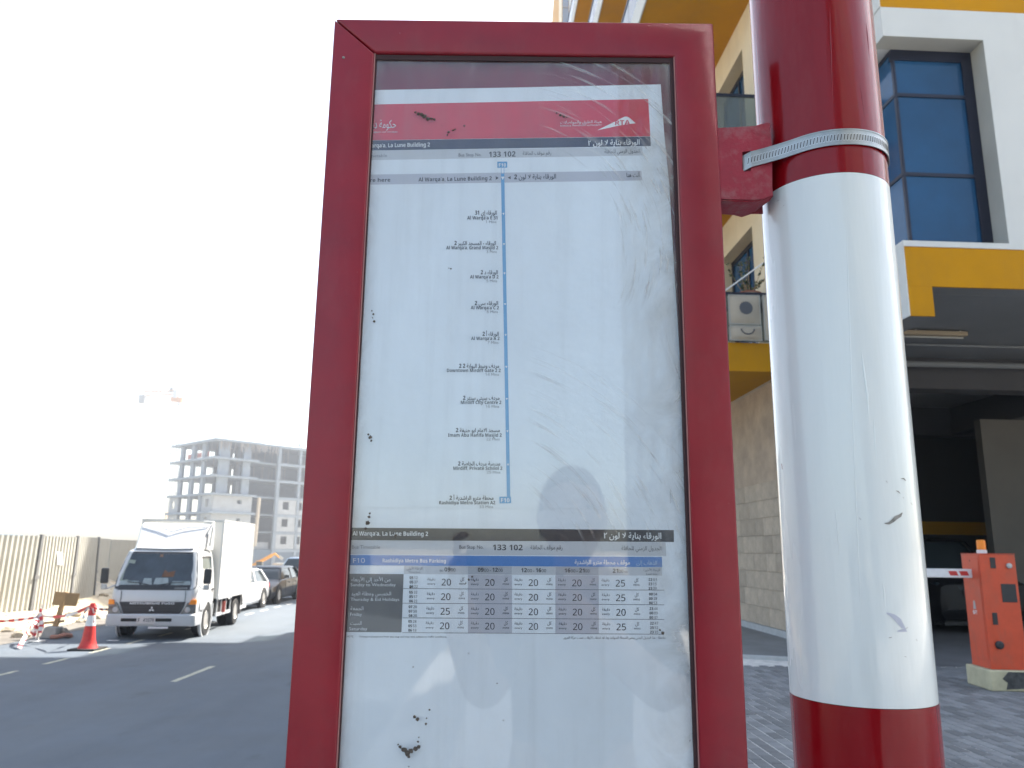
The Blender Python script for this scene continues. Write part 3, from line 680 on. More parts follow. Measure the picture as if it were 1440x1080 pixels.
# worm-drive slots: flat slanting quads, the shade of each notch painted dark inside a paler rim
sm = MB()
L = [0]
for i in range(1, len(path)): L.append(L[-1] + (path[i] - path[i-1]).length)
def along(s_):
    for i in range(1, len(path)):
        if L[i] >= s_:
            f = (s_ - L[i-1]) / max(1e-9, L[i] - L[i-1]); p = path[i-1].lerp(path[i], f); d = (path[i] - path[i-1]).normalized(); return p, d
    return path[-1], (path[-1] - path[-2]).normalized()
rim = MB()
s_ = 0.006
while s_ < L[-1] - 0.004 and s_ < 0.24:
    p, d = along(s_); nrm = Vector((d.y, -d.x, 0)).normalized(); du = Vector((d.x, d.y, d.z)); up_ = Vector((0,0,1))
    for mbx, hw, hh, t_ in ((sm, 0.00055, 0.0031, 0.00095), (rim, 0.0010, 0.0037, 0.00085)):
        c0 = p + nrm * t_ + up_ * (-0.0004); sh = du * 0.0006
        mbx.add([c0 - du*hw - up_*hh - sh, c0 + du*hw - up_*hh - sh, c0 + du*hw + up_*hh + sh, c0 - du*hw + up_*hh + sh], [(0,1,2,3)])
    s_ += 0.0030
rim.build('slot_rim', node_mat('slot_rim', (0.62, 0.63, 0.62), 0.3, metal=0.9), clamp, fix=False); sm.build('slot', node_mat('slot_shadow', (0.09, 0.09, 0.085), 0.7, metal=0.3), clamp, fix=False)

# ================================================================== THE STREET (left)
M['asphalt'] = node_mat('asphalt', (0.088, 0.110, 0.136), 0.85, var=0.18, scale=0.9, bump=0.25, bscale=70, detail=9)
weather(M['asphalt'], (0.15, 0.17, 0.185), 0.55, 0.55, 0.42, 0.75, (1, 0.10, 1), 5); weather(M['asphalt'], (0.035, 0.04, 0.045), 0.6, 1.1, 0.60, 0.74, (1, 0.5, 1)); weather(M['asphalt'], (0.30, 0.30, 0.29), 0.8, 26, 0.69, 0.74)
M['sand'] = node_mat('sand', (0.40, 0.35, 0.26), 0.95, var=0.25, scale=1.2, bump=0.5, bscale=9)
M['dirt'] = node_mat('dusty_ground', (0.16, 0.145, 0.125), 0.95, var=0.3, scale=1.6, bump=0.4, bscale=12)
M['kerb'] = node_mat('kerb_concrete', (0.42, 0.43, 0.43), 0.85, var=0.15, scale=5, bump=0.2, bscale=40)
M['roadpaint'] = node_mat('road_paint', (0.62, 0.62, 0.58), 0.7, var=0.3, scale=14)
M['oldpaint'] = node_mat('faded_road_paint', (0.42, 0.42, 0.33), 0.7, var=0.35, scale=14)
M['steps'] = node_mat('concrete', (0.34, 0.35, 0.35), 0.85, var=0.15, scale=3, bump=0.2, bscale=40)
FZ = 0.60                     # level of the forecourt above the road

# ground: one sheet to the horizon, dug out a little beyond the street
def gz(x, y):
    t = min(1, max(0, (y - 52) / 60.0)); t = t*t*(3-2*t)
    return -0.03 - 1.25 * t
xs = [-2500, -600, -250, -150, -110, -90] + [-80 + 5*i for i in range(33)] + [110, 160, 250, 600, 2500]
ys = [-2500, -600, -200, -100, -60, -30, 0, 20, 35, 45, 50, 56, 62, 68, 76, 84, 92, 100, 110, 125, 145, 170, 200, 260, 400, 700, 1400, 2800]
mb = MB(); mb.v = [(x, y, gz(x, y)) for y in ys for x in xs]; W_ = len(xs)
mb.f = [(j*W_+i, j*W_+i+1, (j+1)*W_+i+1, (j+1)*W_+i) for j in range(len(ys)-1) for i in range(W_-1)]
tag(mb.build('ground', M['sand'], smooth=True), kind='structure')
XL, XR_ = -10.9, -1.30
mb = MB(); xs = [XL, XR_]; ys = [-120, 55]
mb.add([(XL, -120, 0.0), (XR_, -120, 0.0), (XR_, 55, 0.0), (XL, 55, 0.0)], [(0, 1, 2, 3)]); mb.add([(XL, -120, -0.05), (XL, 55, -0.05), (XL, 55, 0.0), (XL, -120, 0.0)], [(0,1,2,3)])
road = tag(mb.build('road', M['asphalt']), kind='structure')
def dash(cx, y0, y1, wd, m, nm='lane_marking'):
    n = 8; l = []; r_ = []
    for i in range(n + 1):
        y = y0 + (y1 - y0) * i / n; l.append((cx - wd/2 + random.uniform(-.006, .006), y, 0.004)); r_.append((cx + wd/2 + random.uniform(-.006, .006), y, 0.004))
    MB().add(l + r_, [(i, n+1+i, n+2+i, i+1) for i in range(n)]).build(nm, m, road)
ya0, yb0 = at_z(243, 959, 0).y, at_z(300, 937, 0).y; xc0 = (at_z(243, 959, 0).x + at_z(300, 937, 0).x) / 2
for k in range(-9, 6): dash(xc0, ya0 + 7.6*k, yb0 + 7.6*k, 0.10, M['oldpaint'])
y = 9.85
while y < 33: dash(-8.12, y, y + 0.75, 0.09, M['roadpaint' if y > 19 else 'oldpaint']); y += 1.52
# dusty strip and sand between the road and the hoarding
mb = MB(); n = 60; prof = []
for j in range(n + 1):
    y = -100 + 155.0 * j / n; prof.append(y)
def patchy(name, x0f, x1f, nx, zf, ys, mat, kind='structure'):
    mb = MB()
    for y in ys:
        for i in range(nx + 1):
            a, b = x0f(y), x1f(y); x = a + (b - a) * i / nx; mb.v.append((x, y, zf(x, y)))
    mb.f = [(j*(nx+1)+i, j*(nx+1)+i+1, (j+1)*(nx+1)+i+1, (j+1)*(nx+1)+i) for j in range(len(ys)-1) for i in range(nx)]
    return tag(mb.build(name, mat, smooth=True), kind=kind)
from mathutils import noise as mn
def edge1(y): return -10.55 + 0.25 * mn.noise(Vector((y*0.35, 0, 0))) + 0.12 * mn.noise(Vector((y*1.7, 3, 0)))
def edge2(y): return -11.75 + 0.35 * mn.noise(Vector((y*0.4, 7, 0))) + 0.2 * mn.noise(Vector((y*1.9, 9, 0)))
ysl = [-60 + 4*i for i in range(16)] + [4 + 0.4*i for i in range(115)]
patchy('dirt_verge', lambda y: -16, edge1, 10, lambda x, y: 0.006 if x > -11.4 else 0.006 + 0.01, ysl, M['dirt'])
def sandz(x, y):
    d = max(0, edge2(y) - x); base = 0.012 + 0.10 * (1 - math.exp(-d * 1.5))
    b = 0.05 * mn.noise(Vector((x*1.3, y*1.3, 0))) + 0.03 * mn.noise(Vector((x*4, y*4, 1)))
    m = 0.62 * math.exp(-(((x + 14.6)/1.5)**2 + ((y - 28.8)/2.0)**2)) + 0.35 * math.exp(-(((x + 12.9)/1.0)**2 + ((y - 25.3)/1.6)**2)) + 0.25 * math.exp(-(((x + 13.1)/.8)**2 + ((y - 20.2)/3)**2))
    return base + b * min(1, d * 2) + m * min(1, d)
mb = MB(); nx = 30
for y in ysl:
    for i in range(nx + 1):
        a, b = -24.0, edge2(y); x = a + (b - a) * (1 - (1 - i / nx) ** 1.8); mb.v.append((x, y, sandz(x, y)))
mb.f = [(j*(nx+1)+i, j*(nx+1)+i+1, (j+1)*(nx+1)+i+1, (j+1)*(nx+1)+i) for j in range(len(ysl)-1) for i in range(nx)]
tag(mb.build('sand_bank', M['sand'], smooth=True), kind='structure')
M['rock'] = node_mat('rubble', (0.42, 0.36, 0.27), 0.9, var=0.3, scale=6, bump=0.5, bscale=30, objrand=0.25)
def rock_mesh(r, sd):
    bm = bmesh.new(); bmesh.ops.create_icosphere(bm, subdivisions=2, radius=r)
    for v in bm.verts:
        k = 1 + 0.45 * mn.noise(v.co / r * 1.1 + Vector((sd, 0, 0))); v.co = Vector((v.co.x * k * 1.25, v.co.y * k, v.co.z * k * 0.62))
    me = bpy.data.meshes.new('rock'); bm.to_mesh(me); bm.free(); me.materials.append(M['rock']); return me
rm = [rock_mesh(0.16, i * 7.3) for i in range(4)]
spots = [(131,846,1.2,'flat pale stone slab on the sand beside the leaning fence panel'), (139,868,1.0,'small stone at the foot of the sand heap behind the traffic cone'), (150,846,1.5,'large pale stone on the crest of the sand heap by the fence gap'),
         (144,857,.8,'little stone halfway down the sand heap left of the truck'), (115,873,.9,'stone lying on sand just right of the wooden post'), (30,893,1.0,'stone at the sand edge below the leftmost fence panel'),
         (12,886,.8,'small stone near the left edge of the sand'), (104,868,1.1,'stone resting against the bottom of the third fence panel')]
for i, (px, py, s_, lb) in enumerate(spots):
    p = at_z(px, py, 0.05); p.z = sandz(p.x, p.y) if p.x < edge2(p.y) else 0.02
    o = bpy.data.objects.new('rock', rm[i % 4]); COL.objects.link(o); o.location = (p.x, p.y, p.z + 0.04); o.rotation_euler = (0, 0, i * 1.3); o.scale = (s_,) * 3
    tag(o, lb, 'stone', 'stones on the sand verge')
# pebbles nobody would count
mb = MB()
for i in range(900):
    y = random.uniform(15, 34); x = edge2(y) - abs(random.gauss(0, 1.6)) + 0.15; r = random.uniform(.012, .045); z = sandz(x, y) if x < edge2(y) else 0.012
    a = random.uniform(0, 6); mb.add([(x + r*math.cos(a+q*2.1), y + r*math.sin(a+q*2.1), z) for q in range(3)] + [(x, y, z + r*.8)], [(0,1,3),(1,2,3),(2,0,3)])
tag(mb.build('gravel', M['rock'], fix=True), kind='stuff')

# ---- site hoarding of corrugated sheets between posts
M['sheet'] = node_mat('cream_corrugated_sheet', (0.44, 0.43, 0.385), 0.55, var=0.08, scale=1.5, bump=0.02, bscale=9, objrand=0.05)
weather(M['sheet'], (0.30, 0.26, 0.20), 0.5, 1.6, 0.5, 0.8, (1, 1, 0.5))
M['postm'] = node_mat('fence_post_steel', (0.20, 0.20, 0.20), 0.6, metal=0.2, var=0.2, scale=4)
def sheet_mesh(w_, h, pitch=0.2, dp=0.065):
    pts = []; x = 0
    while x < w_ - 1e-6:
        for dx, dy in ((0, 0), (0.07, 0), (0.095, dp), (0.165, dp), (0.19, 0)):
            if x + dx < w_: pts.append((x + dx, dy))
        x += pitch
    pts.append((w_, 0)); n = len(pts); mb = MB()
    fr_ = [(px, py - 0.0) for px, py in pts]; bk_ = [(px, py + 0.003) for px, py in pts]
    mb.add([(a, b, 0) for a, b in fr_] + [(a, b, h) for a, b in fr_] + [(a, b, 0) for a, b in bk_] + [(a, b, h) for a, b in bk_],
           [(i, i+1, n+i+1, n+i) for i in range(n-1)] + [(2*n+i+1, 2*n+i, 3*n+i, 3*n+i+1) for i in range(n-1)] + [(n+i, n+i+1, 3*n+i+1, 3*n+i) for i in range(n-1)])
    return mb.data('corrugated_panel', M['sheet'], fix=False)
pm = {}
hoard = thing('site_fence', 'cream corrugated metal hoarding with grey posts leaning along the sandy verge', 'fence', (-13.7, 20, 0))
def fpanel(a, b, zb, h=2.18, lean=0.0, front_post=True):
    a = Vector(a); b = Vector(b); d = (b - a); w_ = round(d.length, 1); key = (w_, h)
    if key not in pm: pm[key] = sheet_mesh(w_, h)
    ang = math.atan2(d.y, d.x)
    o = put(pm[key], 'corrugated_panel', hoard, (a.x + 13.7, a.y - 20, zb), (lean, 0, ang), (d.length / w_, 1, 1))
    if front_post:
        if 'post' not in pm:
            m_ = MB(); m_.box(-0.05, 0.05, -0.04, 0.04, -0.2, 2.22).box(-0.09, 0.09, -0.055, -0.04, 1.02, 1.12); pm['post'] = m_.data('post', M['postm'])
        nrm = Vector((math.sin(ang), -math.cos(ang))); q = b + d.normalized() * 0.06
        put(pm['post'], 'post', hoard, (q.x + 13.7, q.y - 20, zb), (lean, 0, ang))
    return o
def gp(px, py, z=0.12): p = at_z(px, py, z); return (p.x, p.y)
c0 = gp(-60, 880); c1 = gp(39, 868.0); c2 = gp(46, 866); c3 = gp(95, 858); c4 = gp(101, 857); c5 = gp(130, 849.5)
fpanel(c0, c1, 0.10, lean=R(1.5)); fpanel(c2, c3, 0.10, lean=R(0.5)); fpanel(c4, c5, 0.10, 2.2, lean=R(-1.5))
c6 = gp(130.5, 836); c7 = gp(148, 829.5); c8 = gp(149.5, 829); c9 = gp(196, 822)
fpanel(c6, c7, 0.12, 2.2, front_post=False); fpanel(c8, c9, 0.10, 2.2)
# the line runs on behind the viewpoint and beyond the truck
p = Vector(c0)
for k in range(26):
    q = Vector((p.x + (0.05 if k < 8 else 0.26), p.y - 2.5)); fpanel(q, (p.x, p.y - 0.1), 0.06, 2.2, lean=R(random.uniform(-1, 1)), front_post=True); p = q
p = Vector(c9)
for k in range(5):
    q = Vector((p.x - 0.3, p.y + 2.5)); fpanel(p, q, 0.05, 2.2); p = q
# paper notice taped on the second panel
a = at_y(79, 776, c2[1] + 1.6); b = at_y(88, 795, c2[1] + 1.6)
# placed on the panel face
d = (Vector(c3) - Vector(c2)).normalized(); nrm = Vector((d.y, -d.x))
def on_fence(px, py, off=0.03):
    r_ = ray(px, py); A_ = Vector(c2); t = ((A_ - Vector((0, 0))).dot(nrm) + off) / (r_.x*nrm.x + r_.y*nrm.y); return EYE + r_ * t
nn = MB().prism([on_fence(80,776), on_fence(88.5,777), on_fence(88,795), on_fence(80.5,794), on_fence(81,785)], (nrm.x*-0.004, nrm.y*-0.004, 0))
o = nn.build('paper_notice', node_mat('notice_paper', (0.8, 0.8, 0.8), 0.8)); tag(o, 'torn white paper notice stuck on the corrugated fence', 'notice')

# ---- things beyond the hoarding
M['brownroof'] = node_mat('brown_roof', (0.20, 0.14, 0.10), 0.8, var=0.2, scale=2)
t = thing('site_shed', 'low shed with a long brown flat roof showing above the fence', 'shed', (-26, 45, -0.1))
MB().box(-2.6, 4.6, 0, 3, 0, 2.2).build('wall', node_mat('shed_wall', (0.5, 0.46, 0.38), 0.8, var=.1, scale=2), t)
MB().prism([(-3.0, -0.3, 2.42), (6.2, -0.3, 2.24), (6.2, -0.3, 2.36), (-3.0, -0.3, 2.56)], (0, 3.6, 0)).build('roof', M['brownroof'], t)
t = thing('blue_container', 'blue topped site container above the far left end of the fence', 'container', (-27.5, 40, -0.1))
m_ = MB(); m_.box(-3, 1.55, 0, 2.4, 0, 2.5); m_.build('body', node_mat('blue_paint', (0.05, 0.22, 0.42), 0.5, var=.2, scale=3), t)
m_ = MB()
for i in range(18): m_.box(-2.95 + i*0.25, -2.83 + i*0.25, -0.03, -0.001, 0.15, 2.35)
m_.build('side_ribs', node_mat('blue_paint_rib', (0.06, 0.25, 0.46), 0.5), t); MB().box(-3.05, 1.6, -0.05, 2.45, 2.501, 2.62).build('roof', node_mat('blue_roof', (0.08, 0.28, 0.48), 0.5), t)

# ---- traffic cone with tape
M['conered'] = node_mat('cone_red', (0.58, 0.035, 0.03), 0.5, var=0.15, scale=9)
M['conewhite'] = node_mat('cone_sleeve', (0.75, 0.75, 0.76), 0.4, var=0.06, scale=20)
M['rubber'] = node_mat('black_rubber', (0.02, 0.02, 0.021), 0.8, var=0.2, scale=9)
cp = at_z(123, 913.5, 0.0)
cone = thing('traffic_cone', 'red traffic cone with a white sleeve and striped tape tied round its top', 'cone', (cp.x, cp.y, 0))
MB().box(-0.27, 0.27, -0.27, 0.27, 0.004, 0.035).build('base', M['rubber'], cone, bevel=0.01)
def cr(z): return 0.045 + (0.90 - z) * 0.115 + 0.06 * max(0, (0.22 - z) / 0.22) ** 2
def seg(z0, z1, nm, m, dr=0): MB().lathe([(cr(z0 + (z1-z0)*i/6) + dr, z0 + (z1-z0)*i/6) for i in range(7)], 28).build(nm, m, cone, smooth=True)
seg(0.035, 0.46, 'lower_body', M['conered']); seg(0.4605, 0.66, 'white_sleeve', M['conewhite'], 0.002); seg(0.6605, 0.90, 'top_body', M['conered'])
def tape(pts, w_, name, parent=None, seg_l=0.11, twist=0.0, label=None):
    """striped barrier tape: short alternating red and white lengths of one ribbon"""
    pts = [Vector(p) for p in pts]; P = []
    for i in range(len(pts) - 1):
        n_ = max(1, int((pts[i+1] - pts[i]).length / 0.04))
        for k in range(n_): P.append(pts[i].lerp(pts[i+1], k / n_))
    P.append(pts[-1]); me = bpy.data.meshes.new(name); vs = []; fs = []; mi = []; s_ = 0
    for i, p in enumerate(P):
        d = (P[min(i+1, len(P)-1)] - P[max(0, i-1)]).normalized(); a = math.sin(i * 0.25 + twist) * 0.7 + twist
        up_ = Vector((0, 0, 1)); sd_ = d.cross(up_); sd_ = sd_.normalized() if sd_.length > .01 else Vector((1, 0, 0)); u2 = sd_.cross(d)
        q = (u2 * math.cos(a) + sd_ * math.sin(a)) * w_ / 2; vs += [tuple(p - q), tuple(p + q)]
    for i in range(len(P) - 1):
        fs.append((2*i, 2*i+1, 2*i+3, 2*i+2)); mi.append(int(s_ / seg_l) % 2); s_ += (P[i+1] - P[i]).length
    me.from_pydata(vs, [], fs); me.materials.append(M['tapewhite']); me.materials.append(M['tapered']); me.polygons.foreach_set('material_index', mi)
    o = bpy.data.objects.new(name, me); COL.objects.link(o)
    if parent: o.parent = parent
    return o
M['tapewhite'] = node_mat('tape_white', (0.75, 0.75, 0.74), 0.4); M['tapered'] = node_mat('tape_red', (0.55, 0.03, 0.04), 0.4)
sp = at_z(52, 903, 0.0); lp = Vector((sp.x, sp.y, 0))
st = thing('tape_stand', 'thin weathered stake hung with bunches of red and white barrier tape', 'barrier post', tuple(lp))
MB().tube([(0, 0, 0), (0.01, 0.01, 0.78)], 0.018, 10).build('stake', node_mat('stake', (0.5, 0.47, 0.42), 0.8), st, smooth=True)
MB().lathe([(0.16, 0), (0.16, 0.03), (0.05, 0.05), (0.03, 0.09)], 20).build('foot', M['kerb'], st, smooth=True)
for k in range(7):
    a = random.uniform(0, 6.28); r0 = 0.02; z0 = 0.58 + random.uniform(-.06, .05); ln = random.uniform(0.3, 0.56); ax = random.uniform(-.13, .13)
    tape([(r0*math.cos(a), r0*math.sin(a), z0), (ax*.5 + .02, -0.05, z0 - ln*.4), (ax, -0.06 + random.uniform(-.04, .04), z0 - ln)], 0.075, 'tape_end', st, 0.075, twist=k)
for k in range(3): tape([(0.04*math.cos(q) , 0.04*math.sin(q), 0.54 + 0.012*k + 0.005*q) for q in [i*0.7 for i in range(10)]], 0.05, 'tape_wrap', st, 0.07, twist=k)
tape([(0, 0, 0.74), (0.02, -.04, 0.70), (0.01, -.05, .62)], 0.05, 'tape_end', st, 0.06)
for k in range(4):
    a = 1.2 * k + 3.4; tape([(cr(.80)*math.cos(a + q)*1.12, cr(.80)*math.sin(a + q)*1.12, 0.80 - 0.04*q + 0.02*k) for q in [i*.5 for i in range(7)]], 0.05, 'tape_wrap', cone, 0.06, twist=k*.7)
tape([(0.04, -0.06, 0.80), (0.10, -0.10, 0.66), (0.12, -0.1, 0.52)], 0.05, 'tape_end', cone, 0.07); tape([(-0.05, -0.06, 0.82), (-0.12, -0.08, 0.70), (-0.10, -0.1, 0.60)], 0.05, 'tape_end', cone, 0.07, twist=2)
def sag(a, b, dip, n=14): return [Vector(a).lerp(Vector(b), i/n) - Vector((0, 0, dip * 4 * (i/n) * (1 - i/n))) for i in range(n + 1)]
A_ = lp + Vector((0.02, 0, 0.55)); B_ = Vector((cp.x - 0.05, cp.y, 0.84))
tag(tape(sag(A_, B_, 0.10), 0.065, 'barrier_tape', seg_l=0.5), 'red and white barrier tape strung from the stake to the traffic cone', 'barrier tape')
tag(tape(sag(lp + Vector((-0.02, 0, 0.52)), lp + Vector((-2.6, 0.5, 0.45)), 0.10), 0.065, 'barrier_tape', seg_l=0.12), 'striped barrier tape running from the stake out of the left edge', 'barrier tape')
e1 = at_z(27, 911, 0.03); e0 = lp + Vector((-0.02, -0.02, 0.5))
tag(tape([e0, (e0 + Vector((e1.x, e1.y, 0.16))) / 2 + Vector((0, 0, 0.03)), e1], 0.08, 'barrier_tape', seg_l=0.11, twist=.6), 'loose tail of striped tape drooping to the ground left of the stake', 'barrier tape')
tag(tape(sag(B_ + Vector((.0, .05, -.02)), Vector(B_) + Vector((-2.2, 6.5, -0.35)), 0.12), 0.06, 'barrier_tape', seg_l=0.4, twist=.3), 'pale barrier tape trailing from the cone back towards the fence', 'barrier tape')

# ---- wooden road sign seen from behind
wp = at_z(79, 897, 0.0); wd = thing('wooden_site_sign', 'brown wooden site board on a leaning timber post, seen from behind', 'sign', (wp.x, wp.y, 0))
M['wood'] = node_mat('old_timber', (0.34, 0.22, 0.11), 0.8, var=0.3, scale=6, stretch=(1, 1, .15))
M['board'] = node_mat('brown_board', (0.32, 0.21, 0.10), 0.75, var=0.15, scale=4)
MB().bar((-0.10, 0, 0.0), (0.10, 0, 1.0), 0.09, 0.07).build('post', M['wood'], wd)
MB().prism([(-0.16, -0.06, 0.72), (0.09, -0.05, 0.70), (0.13, -0.05, 0.99), (-0.12, -0.06, 1.01)], (0, 0.02, 0)).build('board', M['board'], wd)
MB().prism([(0.10, -0.05, 0.695), (0.33, 0.05, 0.685), (0.38, 0.05, 0.965), (0.14, -0.05, 0.985)], (0, 0.02, 0)).build('board', M['board'], wd)
MB().bar((-0.42, 0.05, 0.30), (0.10, 0.05, 0.36), 0.05, 0.05).build('cross_bar', M['wood'], wd)
MB().prism([(-0.30, -0.15, 0), (0.05, -0.15, 0), (0.06, -0.15, 0.24), (-0.2, -0.15, 0.26)], (0, 0.3, 0)).build('footing_block', M['steps'], wd, bevel=0.02)
MB().prism([(0.06, -0.05, 0), (0.34, -0.05, 0.0), (0.12, -0.05, 0.22)], (0, 0.2, 0)).build('footing_block', M['dirt'], wd, bevel=0.02)
MB().tube([(0.0, -0.2, 0.04), (0.15, -0.25, 0.05), (0.3, -0.2, 0.09), (0.36, -0.05, 0.06)], 0.045, 8).build('rag', node_mat('rag', (0.32, 0.16, 0.12), 0.9), wd, smooth=True)
lt = at_z(159, 901, 0.006)
tag(MB().prism([(lt.x-0.12, lt.y-0.05, .006), (lt.x+.11, lt.y-.03, .006), (lt.x+.12, lt.y+.05, .006), (lt.x-.1, lt.y+.03, .006)], (0, 0, 0.012)).build('litter', M['conewhite']), 'small flat white scrap of litter on the road by the truck tyre', 'litter')

# ---- stuff for vehicles
M['truckwhite'] = node_mat('truck_white_paint', (0.54, 0.55, 0.56), 0.30, var=0.03, scale=2, coat=0.5)
M['boxcream'] = node_mat('cargo_box_cream', (0.74, 0.72, 0.66), 0.45, var=0.03, scale=1.4)
M['blackplastic'] = node_mat('black_plastic', (0.025, 0.026, 0.03), 0.5, var=0.15, scale=9)
M['chassis'] = node_mat('chassis_black', (0.02, 0.02, 0.02), 0.7)
M['rim'] = node_mat('wheel_rim', (0.45, 0.44, 0.42), 0.45, metal=0.5, var=0.2, scale=9)
M['lampglass'] = node_mat('headlamp', (0.20, 0.195, 0.185), 0.15, metal=0.2, coat=0.7, var=0.3, scale=14)
M['amber'] = node_mat('amber_lens', (0.90, 0.26, 0.01), 0.4)
M['carglass'] = glass_mat('windscreen_glass', (0.45, 0.55, 0.55), 0.45, (0.02, 0.03, 0.035))
M['silver'] = node_mat('silver_plastic', (0.42, 0.43, 0.44), 0.4, metal=0.4)
M['interior'] = node_mat('cab_interior', (0.05, 0.05, 0.055), 0.9)
def wheel(parent, x, y, r, w_, side, name='wheel'):
    """tyre and dished rim; side = +1 or -1: the way the rim faces"""
    mb = MB().lathe([(r*0.62, -w_/2), (r*0.93, -w_/2), (r, -w_*0.36), (r, w_*0.36), (r*0.93, w_/2), (r*0.62, w_/2), (r*0.60, w_*0.3), (r*0.60, -w_*0.3), (r*0.62, -w_/2)], 28, (0, 0, 0), 'x', cap=False)
    o = mb.build(name, M['rubber'], parent, smooth=True, loc=(x, y, r)); s_ = side
    MB().lathe([(r*0.61, s_*w_*0.42), (r*0.57, s_*w_*0.48), (r*0.50, s_*w_*0.30), (r*0.30, s_*w_*0.18), (r*0.22, s_*w_*0.40), (0.01, s_*w_*0.42)], 24, (0, 0, 0), 'x').build('rim', M['rim'], o, smooth=True)
    m2 = MB()
    for k in range(6):
        a = k * math.pi / 3; m2.lathe([(r*0.055, s_*w_*0.22), (r*0.05, s_*w_*0.31)], 8, (0, r*0.40*math.cos(a), r*0.40*math.sin(a)), 'x')
    m2.build('wheel_nuts', M['chassis'], o); tag(COL.objects[-1], kind='stuff')
    return o
def rrect(hx, y0, y1, r, z, n=5):
    """rounded plan rectangle, half width hx, from y0 (front) to y1"""
    pts = []
    for cx, cy, a0 in ((hx - r, y0 + r, -90), (hx - r, y1 - r, 0), (-hx + r, y1 - r, 90), (-hx + r, y0 + r, 180)):
        for k in range(n + 1):
            a = R(a0 + 90 * k / n); pts.append((cx + r*math.cos(a), cy + r*math.sin(a), z))
    return pts

# ---- the box truck (front at local y = 0, looking to -y)
fl = at_z(162, 893.5, 0.0); fr2 = at_z(272, 894, 0.0)
ty = (fl.y + fr2.y) / 2 - 0.95
tc = Vector(((at_y(211, 870, ty)).x, ty, 0))
truck = thing('box_truck', 'white light box truck with roof deflector driving towards the viewer beside the sand', 'truck', (tc.x, tc.y, 0), R(5.4))
def P(name, mb, m, parent=truck, **k): return mb.build(name, M[m] if isinstance(m, str) else m, parent, **k)
# cab shell: stacked rounded rings leaning back above the waist
rings = [rrect(0.90, 0.10, 1.62, 0.10, 0.50), rrect(0.93, 0.06, 1.62, 0.13, 0.80), rrect(0.93, 0.08, 1.62, 0.14, 1.06), rrect(0.925, 0.12, 1.62, 0.14, 1.14),
         rrect(0.90, 0.20, 1.62, 0.14, 1.40), rrect(0.84, 0.36, 1.60, 0.13, 1.76), rrect(0.80, 0.44, 1.58, 0.13, 1.92), rrect(0.73, 0.56, 1.52, 0.12, 1.985)]
P('cab', MB().loft(rings), 'truckwhite', smooth=True)
# dark windscreen surround and glass set proud of the shell, following its slope
def wind(z, x, dy=0.0):
    # y of the shell front at height z
    zs = [(1.06, .08), (1.14, .12), (1.40, .20), (1.76, .36), (1.92, .44)]
    for (a, ya), (b, yb) in zip(zs, zs[1:]):
        if z <= b: y = ya + (yb - ya) * (z - a) / (b - a); break
    else: y = .44
    hs = [(1.06, .93), (1.14, .925), (1.40, .90), (1.76, .84), (1.92, .80)]
    for (a, ha), (b, hb_) in zip(hs, hs[1:]):
        if z <= b: hx = ha + (hb_ - ha) * (z - a) / (b - a); break
    else: hx = .80
    e_ = max(0, abs(x) - (hx - .14)); e_ = min(e_, .135)
    return (x, y - dy + .14 - math.sqrt(.14**2 - e_**2), z)
def wpanel(zs, hw, dy, th):
    rows = []; nx = 12
    for z, h in zip(zs, hw): rows.append([Vector(wind(z, -h + 2*h*i/nx, dy)) for i in range(nx + 1)])
    mb = MB(); W2 = nx + 1
    mb.v = [tuple(p) for r_ in rows for p in r_] + [(p.x, p.y + th, p.z) for r_ in rows for p in r_]; N = len(rows) * W2
    for j in range(len(rows)-1):
        for i in range(nx): a = j*W2 + i; mb.f += [(a, a+1, a+W2+1, a+W2), (N+a+1, N+a, N+a+W2, N+a+W2+1)]
    for j in range(len(rows)-1):
        a = j*W2; mb.f.append((a, a+W2, N+a+W2, N+a)); a = j*W2 + nx; mb.f.append((a+W2, a, N+a, N+a+W2))
    for i in range(nx): a = i; mb.f.append((a+1, a, N+a, N+a+1)); a = (len(rows)-1)*W2 + i; mb.f.append((a, a+1, N+a+1, N+a))
    return mb
P('windscreen_surround', wpanel([1.075, 1.10, 1.18], [0.78, 0.87, 0.90], 0.012, 0.03), 'blackplastic', smooth=True)
P('windscreen_surround', wpanel([1.87, 1.90, 1.915], [0.775, 0.765, 0.74], 0.012, 0.03), 'blackplastic', smooth=True)
P('windscreen', wpanel([1.182, 1.30, 1.5, 1.7, 1.868], [0.898, 0.885, 0.855, 0.815, 0.775], 0.014, 0.012), node_mat('truck_windscreen', (0.035, 0.045, 0.055), 0.12, var=0.4, scale=2.5, coat=0.6), smooth=True)
# things seen on the dashboard through the screen, and a reflection painted on it
for xa, xb, za, zb in ((-0.80, -0.35, 1.185, 1.27), (-0.30, -0.08, 1.19, 1.33), (-0.05, 0.28, 1.20, 1.34), (0.33, 0.78, 1.185, 1.27)):
    P('dashboard_paper', MB().prism([wind(za, xa, .017), wind(za, xb, .017), wind(zb, xb - .03, .017), wind(zb, xa + .03, .017)], (0, .002, 0)), node_mat('dash_paper', (0.30, 0.36, 0.38), 0.7, var=.2, scale=10))
P('painted_reflection', MB().prism([wind(1.27, -0.80, .017), wind(1.27, -0.62, .017), wind(1.72, -0.55, .017), wind(1.74, -0.70, .017)], (0, .002, 0)), node_mat('quarter_view', (0.24, 0.28, 0.24), 0.6, var=.1, scale=9))  # reflection on the screen, painted as a flat pale patch
P('driver_shirt', MB().prism([wind(1.36, 0.10, .0165), wind(1.36, 0.36, .0165), wind(1.50, 0.38, .0165), wind(1.46, 0.22, .0165), wind(1.52, 0.14, .0165)], (0, .002, 0)), node_mat('orange_shirt', (0.16, 0.08, 0.045), 0.8, var=.2, scale=9))
